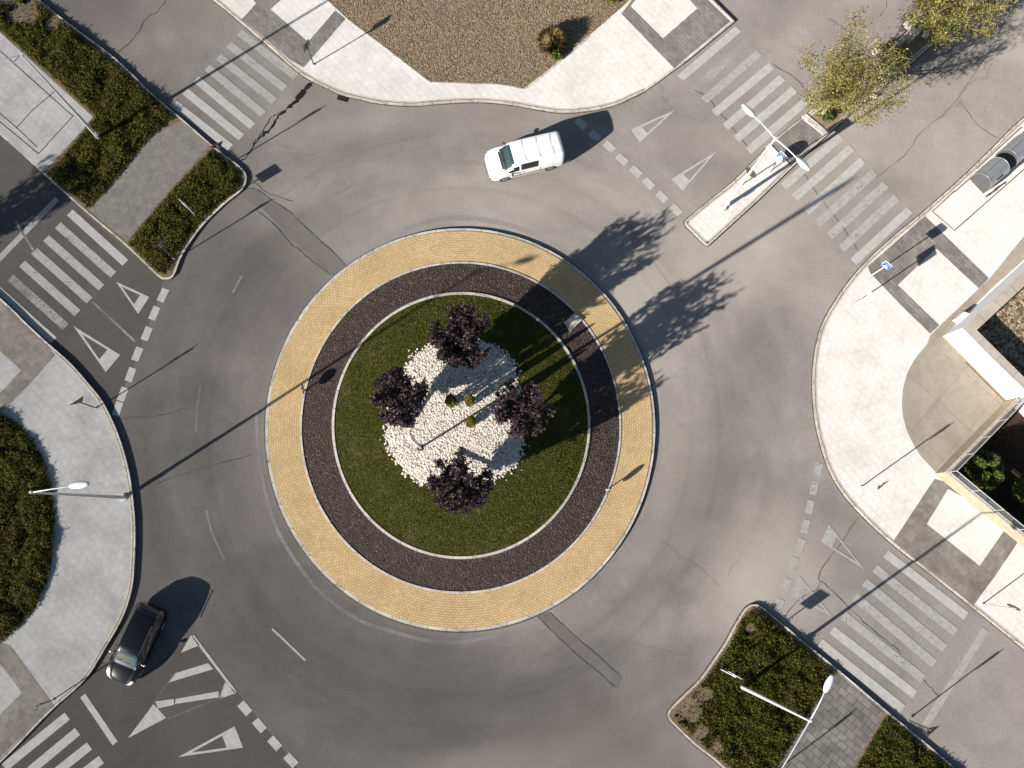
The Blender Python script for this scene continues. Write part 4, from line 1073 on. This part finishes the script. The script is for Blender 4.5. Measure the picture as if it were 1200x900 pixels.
# ------------------------------------------------------------------ recycling containers
def container(px, py, ang, label, L=1.55, W=1.25):
    b = P(px, py, .9); root = empty('recycling_container', (b[0], b[1], KZ), label, 'container', 'grey domed recycling containers', ang)
    n = 20; hb = .55; R_ = W / 2; Hh = 1.45
    prof = [(-R_, 0)] + [(-R_ * math.cos(math.pi * i / n), hb + (Hh - hb) * math.sin(math.pi * i / n)) for i in range(n + 1)] + [(R_, 0)]
    m = len(prof); V = [(-L / 2, y, z + .06) for y, z in prof] + [(L / 2, y, z + .06) for y, z in prof]
    mesh('shell', V, [(i, i + m, i + 1 + m, i + 1) for i in range(m - 1)], M['bin'], root, True)
    for s in (-1, 1):
        V = [(s * (L / 2 - .02), y * .98, z * .985 + .06) for y, z in prof]
        mesh('end_panel', V, [tuple(range(m)) if s < 0 else tuple(range(m))[::-1]], M['bin_dark'], root)
        segs = [((s * L / 2, prof[i][0], prof[i][1] + .06), (s * L / 2, prof[i + 1][0], prof[i + 1][1] + .06), .022, .022) for i in range(m - 1)]
        tubes('rim', segs, M['bin'], root, 6)
    bm = bmesh.new(); box(bm, (0, R_ * .45, Hh * .93 + .08), (L * .98, .02, .02)); bmobj('lid_seam', bm, M['bin_dark'], root)
    bxs('foot', [((sx * L * .4, sy * R_ * .8, .03), (.1, .1, .07)) for sx in (-1, 1) for sy in (-1, 1)], M['dark_metal'], root)
    bm = bmesh.new(); box(bm, (0, -R_ * .72, 1.17), (.5, .12, .16), bev=.02); bmobj('slot', bm, M['black_plastic'], root)
va = np.array(P(1200, 168, .9)) - np.array(P(1160, 203, .9)); ang = math.atan2(va[1], va[0])
container(1161, 204, ang, 'grey domed recycling container, nearer the crossing of the two')
container(1192, 176, ang, 'grey domed recycling container, cut by the right edge of the photo')
for i, (px, py, lb) in enumerate([(1156, 230, 'small dark bollard cap on the joint line, lower of two'), (1166, 222, 'small dark bollard cap on the joint line, upper of two')]):
    b = P(px, py, KZ); e = empty('bollard', (b[0], b[1], KZ), lb, 'bollard', 'small bollards behind the containers')
    tubes('stub', [((0, 0, 0), (0, 0, .35), .06, .05)], M['dark_metal'], e, 10); tubes('cap', [((0, 0, .35), (0, 0, .39), .07, .05)], M['iron'], e, 10)

# ------------------------------------------------------------------ low building with gravel roof
bx = [np.array(P(*p, KZ)) for p in [(1105, 394), (1206, 301), (1400, 122)]]; cr = bx[0]; d1 = bx[2] - bx[0]; d1 /= np.linalg.norm(d1)
e2 = np.array(P(1197, 486, KZ)); d2 = e2 - cr; len2 = np.linalg.norm(d2); d2 /= len2
bl = empty('low_building', (cr[0], cr[1], KZ), 'low white building with a gravel roof and beige parapet at the right edge', 'building')
L1, L2 = 14.0, len2 + .2
def Q(a, b_): return tuple(d1 * a + d2 * b_)
def quadprism(name, pts, z0_, z1_, mat, parent):
    if area2(pts) < 0: pts = pts[::-1]
    n = len(pts); V = [(x, y, z0_) for x, y in pts] + [(x, y, z1_) for x, y in pts]
    return mesh(name, V, [tuple(range(n))[::-1], tuple(range(n, 2 * n))] + [(i, (i + 1) % n, (i + 1) % n + n, i + n) for i in range(n)], mat, parent)
HB = 2.3; tw = .5
quadprism('wall', [Q(0, 0), Q(L1, 0), Q(L1, tw), Q(tw, tw), Q(tw, L2), Q(0, L2)], -.1, HB - .05, M['wall_white'], bl)
quadprism('parapet_coping', [Q(.004, .004), Q(L1, .004), Q(L1, tw + .12), Q(tw + .02, tw + .12), Q(tw + .02, L2), Q(.004, L2)], HB - .05, HB, M['coping'], bl)
quadprism('wall', [Q(L1 - tw, tw), Q(L1, tw), Q(L1, L2), Q(L1 - tw, L2)], -.1, HB - .05, M['wall_white'], bl)
quadprism('wall', [Q(tw, L2 - .3), Q(L1 - tw, L2 - .3), Q(L1 - tw, L2), Q(tw, L2)], -.1, HB - .05, M['wall_cream'], bl)
quadprism('roof', [Q(tw, tw), Q(L1 - tw, tw), Q(L1 - tw, L2 - .3), Q(tw, L2 - .3)], 1.0, 1.4, M['roof_gravel'], bl)
quadprism('buttress', PL([(1085, 409.5), (1090, 416), (1116, 406), (1105, 396)], .3), -.1, .6, M['wall_white'], bl)
quadprism('buttress', [Q(1.2, -.004), Q(1.9, -.004), Q(1.75, -.30), Q(1.1, -.30)], -.1, .5, M['wall_white'], bl)

# garden wall with railing
gc = np.array(P(1095, 555, KZ)); gd1 = np.array(P(1190, 634, KZ)) - gc; gL1 = np.linalg.norm(gd1); gd1 /= gL1
gd2 = np.array(P(1178, 470, KZ)) - gc; gL2 = np.linalg.norm(gd2); gd2 /= gL2
gw = empty('garden_wall', (gc[0], gc[1], KZ), 'cream stone garden wall with a steel railing at the right edge', 'wall')
def Q2(a, b_): return tuple(gd1 * a + gd2 * b_)
gh = 1.35; X1 = 16.0
quadprism('stone_face', [Q2(0, 0), Q2(X1, 0), Q2(X1, .2), Q2(.2, .2), Q2(.2, gL2), Q2(0, gL2)], -.1, gh - .06, M['wall_cream'], gw)
quadprism('coping', [Q2(-.02, -.02), Q2(X1, -.02), Q2(X1, .22), Q2(.22, .22), Q2(.22, gL2), Q2(-.02, gL2)], gh - .06, gh, M['coping'], gw)
rl = empty('railing', (0, 0, 0), '', ''); del rl['label'], rl['category']; rl.parent = gw
for nm, zz, rr in (('top_rail', gh + .95, .028), ('mid_rail', gh + .12, .018)):
    segs = [((*Q2(X1, .12), zz), (*Q2(.12, .12), zz), rr, rr), ((*Q2(.12, .12), zz), (*Q2(.12, gL2), zz), rr, rr)]
    tubes(nm, segs, M['galv'], rl, 8)
for i in range(10): tubes('post', [((*Q2(.12 + i * 1.62, .12), gh), (*Q2(.12 + i * 1.62, .12), gh + .95), .024, .024)], M['galv'], rl, 8)
for i in range(1, 5): tubes('post', [((*Q2(.12, .12 + i * gL2 / 4.4), gh), (*Q2(.12, .12 + i * gL2 / 4.4), gh + .95), .024, .024)], M['galv'], rl, 8)
quadprism('screen', [Q2(.2, .115), Q2(X1, .115), Q2(X1, .125), Q2(.2, .125)], gh + .16, gh + .88, M['glass_dark'], rl)
quadprism('screen', [Q2(.115, .2), Q2(.115, gL2), Q2(.125, gL2), Q2(.125, .2)], gh + .16, gh + .88, M['glass_dark'], rl)
gp = [tuple(np.array(q) + gc) for q in (Q2(.2, .2), Q2(X1, .2), Q2(X1, 12), Q2(.2, gL2))]
gs = struct(slab('garden_soil', gp, KZ + .03, M['soil_dark'], 0))
clump('garden_bush', 1150, 551, KZ, 'round green bush behind the railing at the right edge', 'bush', 14000, 1.3, 1.9, M['bush'], False)
clump('garden_bush', 1204, 576, KZ, 'low green bush at the photo edge right of the round bush', 'bush', 3500, .95, 1.2, M['bush'], False)
# the garden is shaded by its own wall and railing screens
# ------------------------------------------------------------------ vehicles
def car(name, label, cat, center_px, head_px, Lc, Wc, Hc, st, paint_m, cells, wheels, belt_z, z_c=.8, extras=None, wheel_r=.31):
    """st: list of stations (x, half width, top height, roof half width); x runs rear(-) -> front(+)"""
    c = np.array(P(*center_px, 0)); h = np.array(P(*head_px, 0)); a = math.atan2(h[1] - c[1], h[0] - c[0])
    root = empty(name, (c[0], c[1], .0), label, cat, None, a)
    st = np.array(st); nx = 90; X = np.linspace(st[0, 0], st[-1, 0], nx)
    def hermite(col):
        xs, ys = st[:, 0], st[:, col]; d = np.gradient(ys, xs)
        # monotone limiter
        for i in range(1, len(xs) - 1):
            s0 = (ys[i] - ys[i - 1]) / (xs[i] - xs[i - 1]); s1 = (ys[i + 1] - ys[i]) / (xs[i + 1] - xs[i])
            d[i] = 0 if s0 * s1 <= 0 else 2 * s0 * s1 / (s0 + s1)
        out = []
        for x in X:
            i = min(max(np.searchsorted(xs, x) - 1, 0), len(xs) - 2); hh = xs[i + 1] - xs[i]; t = (x - xs[i]) / hh
            out.append((2 * t ** 3 - 3 * t ** 2 + 1) * ys[i] + (t ** 3 - 2 * t ** 2 + t) * hh * d[i] + (-2 * t ** 3 + 3 * t ** 2) * ys[i + 1] + (t ** 3 - t ** 2) * hh * d[i + 1])
        return np.array(out)
    Wd, Zt, Rw = hermite(1), hermite(2), hermite(3)
    # ring from sill to roof centre; index boundaries
    def ringpts(w, zt, rw):
        zb = min(belt_z, zt - .06)
        pts = [(w * .93, .22), (w * .97, .30), (w * .99, .42), (w, .55), (w * .998, .68), (w * .992, .80)]
        pts = [(y, min(z, zb - .02 * (6 - i))) for i, (y, z) in enumerate(pts)]
        yb = w * .985; pts.append((yb, zb))                                    # 6 belt
        ze = zt - min(.10, (zt - zb) * .5); ye = rw
        for k in range(1, 6): t = k / 5; pts.append((yb + (ye + .02 - yb) * (t ** 1.15), zb + (ze - zb) * t))   # 7..11
        pts += [(ye - .03, zt - min(.055, (zt - zb) * .3)), (ye - .09, zt - .03)]  # 12,13
        for k in range(1, 8): t = k / 7; pts.append(((ye - .09) * (1 - t), zt - .03 * (1 - t) ** 2))              # 14..20
        return pts
    rings = [ringpts(w, z, r) for w, z, r in zip(Wd, Zt, Rw)]; m = len(rings[0])
    full = []
    for x, rp in zip(X, rings):
        left = [(x, y, z) for y, z in rp]; right = [(x, -y, z) for y, z in rp[-2::-1]]; full.append(left + right)
    K = len(full[0]); V = [v for r in full for v in r]
    parts = {'body': []}; arch = wheel_r + .06
    for i in range(nx - 1):
        for j in range(K - 1):
            f = (i * K + j, (i + 1) * K + j, (i + 1) * K + j + 1, i * K + j + 1)
            cxm = sum(V[q][0] for q in f) / 4; cz = sum(V[q][2] for q in f) / 4; cy = sum(V[q][1] for q in f) / 4
            jj = j if j < m - 1 else K - 2 - j
            side = 'l' if j < m - 1 else 'r'
            if cz < .75 and any((cxm - wx) ** 2 + (cz - wheel_r) ** 2 < arch ** 2 for wx in wheels): continue
            key = cells(cxm, cy, cz, jj) or 'body'
            parts.setdefault((key, side) if key.startswith('side') else key, []).append(f)
    parts['body'].append(tuple(range(K))[::-1] if False else tuple(range(K))); parts['body'].append(tuple((nx - 1) * K + q for q in range(K))[::-1])
    mm = {'body': paint_m, 'windscreen': M['glass'], 'rear_window': M['glass_dark'], 'side_window': M['glass_dark'], 'headlight': M['headlight'], 'tail_light': M['taillight'], 'bumper': M['black_plastic'], 'roof_glass': M['glass_dark'], 'grille': M['chrome'], 'scuttle': M['black_plastic'], 'chrome_trim': M['chrome']}
    for key, fs in parts.items():
        kn = key[0] if isinstance(key, tuple) else key
        kn0 = 'side_window' if kn.startswith('side') else kn
        used = sorted({q for f in fs for q in f}); mp = {q: i for i, q in enumerate(used)}
        sp = 0
        if kn0 == 'headlight' or kn0 == 'tail_light':   # left and right lamp apart
            for s in (1, -1):
                fs2 = [f for f in fs if sum(V[q][1] for q in f) * s > 0]; 
                if not fs2: continue
                used2 = sorted({q for f in fs2 for q in f}); mp2 = {q: i for i, q in enumerate(used2)}
                mesh(kn0, [V[q] for q in used2], [tuple(mp2[q] for q in f) for f in fs2], mm[kn0], root, True)
            continue
        ob = mesh(kn0, [V[q] for q in used], [tuple(mp[q] for q in f) for f in fs], mm[kn0], root, True)
    # underbody
    bm = bmesh.new(); box(bm, (0, 0, .30), (Lc * .9, Wc * .84, .16)); bmobj('underbody', bm, M['black_plastic'], root)
    for wx in wheels:
        for s in (1, -1):
            yy = s * (Wc / 2 - .13)
            w_ = tubes('wheel', [((wx, yy - .105, wheel_r), (wx, yy + .105, wheel_r), wheel_r, wheel_r)], M['tyre'], root, 28)
            tubes('rim', [((wx, yy + s * .085, wheel_r), (wx, yy + s * .112, wheel_r), wheel_r * .66, wheel_r * .6)], M['rim'], w_, 20)
            tubes('hub', [((wx, yy + s * .11, wheel_r), (wx, yy + s * .122, wheel_r), .06, .05)], M['dark_metal'], w_, 12)
    for s in (1, -1):
        mx_ = extras['mirror_x']; y0 = s * (Wc / 2 - .05); z = extras['mirror_z']
        bm = bmesh.new(); box(bm, (mx_, y0 + s * .12, z), (.11, .2, .15), bev=.035); box(bm, (mx_ + .01, y0 + s * .01, z - .05), (.05, .12, .05))
        bmobj('wing_mirror', bm, M[extras['mirror_mat']], root, True)
    return root

def van_cells(x, y, z, jj):
    if 0.76 < x < 1.43 and jj >= 12 and abs(y) < .60 + (x - .76) * .22 and z > 1.12: return 'windscreen'
    if 1.43 <= x < 1.49 and jj >= 12 and abs(y) < .6: return 'scuttle'
    if 7 <= jj <= 10:
        if .52 < x < 1.18 and z > 1.02 and z < 1.62 - max(0, x - .62) * .75: return 'side_window'
        if -.62 < x < .42: return 'side_window'
    if x > 2.02 and 5 <= jj <= 12 and abs(y) > .5 and z > .62: return 'headlight'
    if x < -2.17 and abs(y) > .72 and z > .8: return 'tail_light'
    if (x > 2.15 or x < -2.17) and z < .5: return 'bumper'
    if abs(x) < 2.3 and jj == 0: return 'bumper'
    return None
van_st = [(-2.2, .72, 1.62, .60), (-2.16, .84, 1.76, .66), (-2.0, .895, 1.83, .70), (-1.0, .91, 1.85, .72), (0, .91, 1.85, .72), (.6, .91, 1.82, .71), (.85, .91, 1.72, .70), (1.15, .905, 1.42, .70), (1.42, .90, 1.13, .72), (1.7, .88, 1.03, .72), (2.0, .83, .93, .66), (2.15, .74, .82, .56), (2.22, .62, .66, .45)]
VC = (613.5, 190); VH = (613.5 - 97.1, 190 + 23.6)
vn = car('white_van', 'small white panel van driving round the top of the roundabout', 'van', VC, VH, 4.4, 1.82, 1.85, van_st, M['van_white'], van_cells, (-1.38, 1.38), 1.02, extras=dict(mirror_x=.98, mirror_z=1.08, mirror_mat='black_plastic'))
bxs('roof_rib', [((x_, 0, 1.848), (.022, 1.26, .008)) for x_ in (-1.55, -.75, .1)], M['lamp_glass'], vn)
bxs('side_rail', [((-.1, s * .925, .62), (2.1, .02, .05)) for s in (1, -1)], M['black_plastic'], vn)
bxs('door_handle', [((.3, s * .915, .92), (.14, .025, .03)) for s in (1, -1)], M['black_plastic'], vn)
bxs('wiper', [((1.30, yy, 1.275), (.02, .5, .012), .35) for yy in (-.35, .18)], M['black_plastic'], vn)
bxs('door_gap', [((x_, s * .912, .70), (.012, .008, .62)) for x_ in (.5, -.72, 1.2) for s in (1, -1)], M['dark_metal'], vn)

def car_cells(x, y, z, jj):
    if .42 < x < 1.05 and jj >= 12 and abs(y) < .66 and z > .96: return 'windscreen'
    if 1.05 <= x < 1.11 and jj >= 12 and abs(y) < .72: return 'scuttle'
    if 1.11 <= x < 1.19 and jj >= 12 and abs(y) < .74: return 'chrome_trim'
    if 7 <= jj <= 10:
        if -1.55 < x < .92 and z < 1.36 - max(0, x - .3) * .55 and not (-.42 < x < -.32) and z > .95: return 'side_window'
    if x > 1.80 and 5 <= jj <= 10 and abs(y) > .40 and z > .56: return 'headlight'
    if x < -2.02 and abs(y) > .55 and z > .75: return 'tail_light'
    if x < -1.72 and x > -2.0 and jj >= 12 and abs(y) < .55: return 'rear_window'
    if x > 2.08 and .42 < z < .62 and abs(y) < .45: return 'grille'
    return None
car_st = [(-2.12, .60, 1.0, .42), (-2.06, .74, 1.16, .50), (-1.9, .84, 1.32, .56), (-1.5, .875, 1.44, .60), (-.6, .885, 1.50, .61), (.1, .885, 1.48, .61), (.45, .885, 1.40, .60), (.8, .88, 1.17, .62), (1.08, .875, .98, .66), (1.5, .85, .90, .66), (1.85, .78, .80, .58), (2.05, .66, .70, .46), (2.13, .50, .58, .34)]
CC = (164, 753); CH = (164 - 38, 753 + 82)
cr_ = car('black_car', 'black hatchback leaving the roundabout beside the lower left pavement', 'car', CC, CH, 4.25, 1.77, 1.5, car_st, M['car_black'], car_cells, (-1.3, 1.32), .90, extras=dict(mirror_x=.78, mirror_z=.98, mirror_mat='chrome'), wheel_r=.31)
bxs('roof_rail', [((-.5, s * .60, 1.50), (1.6, .03, .03)) for s in (1, -1)], M['dark_metal'], cr_)
bxs('wiper', [((.95, yy, 1.075), (.02, .42, .012), .3) for yy in (-.3, .2)], M['black_plastic'], cr_)
bm = bmesh.new(); box(bm, (2.10, 0, .50), (.06, .9, .05), bev=.01); bmobj('front_trim', bm, M['chrome'], cr_)

# ------------------------------------------------------------------ light, sky, camera
scene.world = bpy.data.worlds.new('World'); scene.world.use_nodes = True
wt = scene.world.node_tree; bg = wt.nodes['Background']
sky = wt.nodes.new('ShaderNodeTexSky'); sky.sky_type = 'NISHITA'; sky.sun_disc = False
sky.sun_elevation = rad(SUN_EL)
lx, ly = -SDIR[0], -SDIR[1]                      # horizontal direction towards the sun
sky.sun_rotation = math.atan2(lx, ly)
sky.air_density = 1.0; sky.dust_density = .6
wt.links.new(sky.outputs[0], bg.inputs[0]); bg.inputs[1].default_value = .05
sl = bpy.data.lights.new('sun', 'SUN'); sl.energy = 5.0; sl.angle = rad(.53); sl.color = (1.0, .945, .87)
so = bpy.data.objects.new('sun', sl); COL.objects.link(so)
tow = Vector((lx * math.cos(rad(SUN_EL)), ly * math.cos(rad(SUN_EL)), math.sin(rad(SUN_EL))))
so.rotation_euler = tow.to_track_quat('Z', 'Y').to_euler(); so.location = (-30, -20, 30)

cam = bpy.data.cameras.new('camera'); co = bpy.data.objects.new('camera', cam); COL.objects.link(co)
cam.sensor_fit = 'HORIZONTAL'; cam.sensor_width = 36; cam.lens = 36 * F / 1200; cam.clip_end = 5000
Mx = Matrix([list(map(float, ROT[0])), list(map(float, ROT[1])), list(map(float, ROT[2]))]).to_4x4()
Mx.translation = (0, 0, CAMH); co.matrix_world = Mx
scene.camera = co
scene.view_settings.view_transform = 'Standard'; scene.view_settings.look = 'None'
scene.view_settings.gamma = 1; scene.view_settings.exposure = .85
scene.render.engine = 'CYCLES'; scene.cycles.max_bounces = 5; scene.cycles.transparent_max_bounces = 12
scene.cycles.use_denoising = True
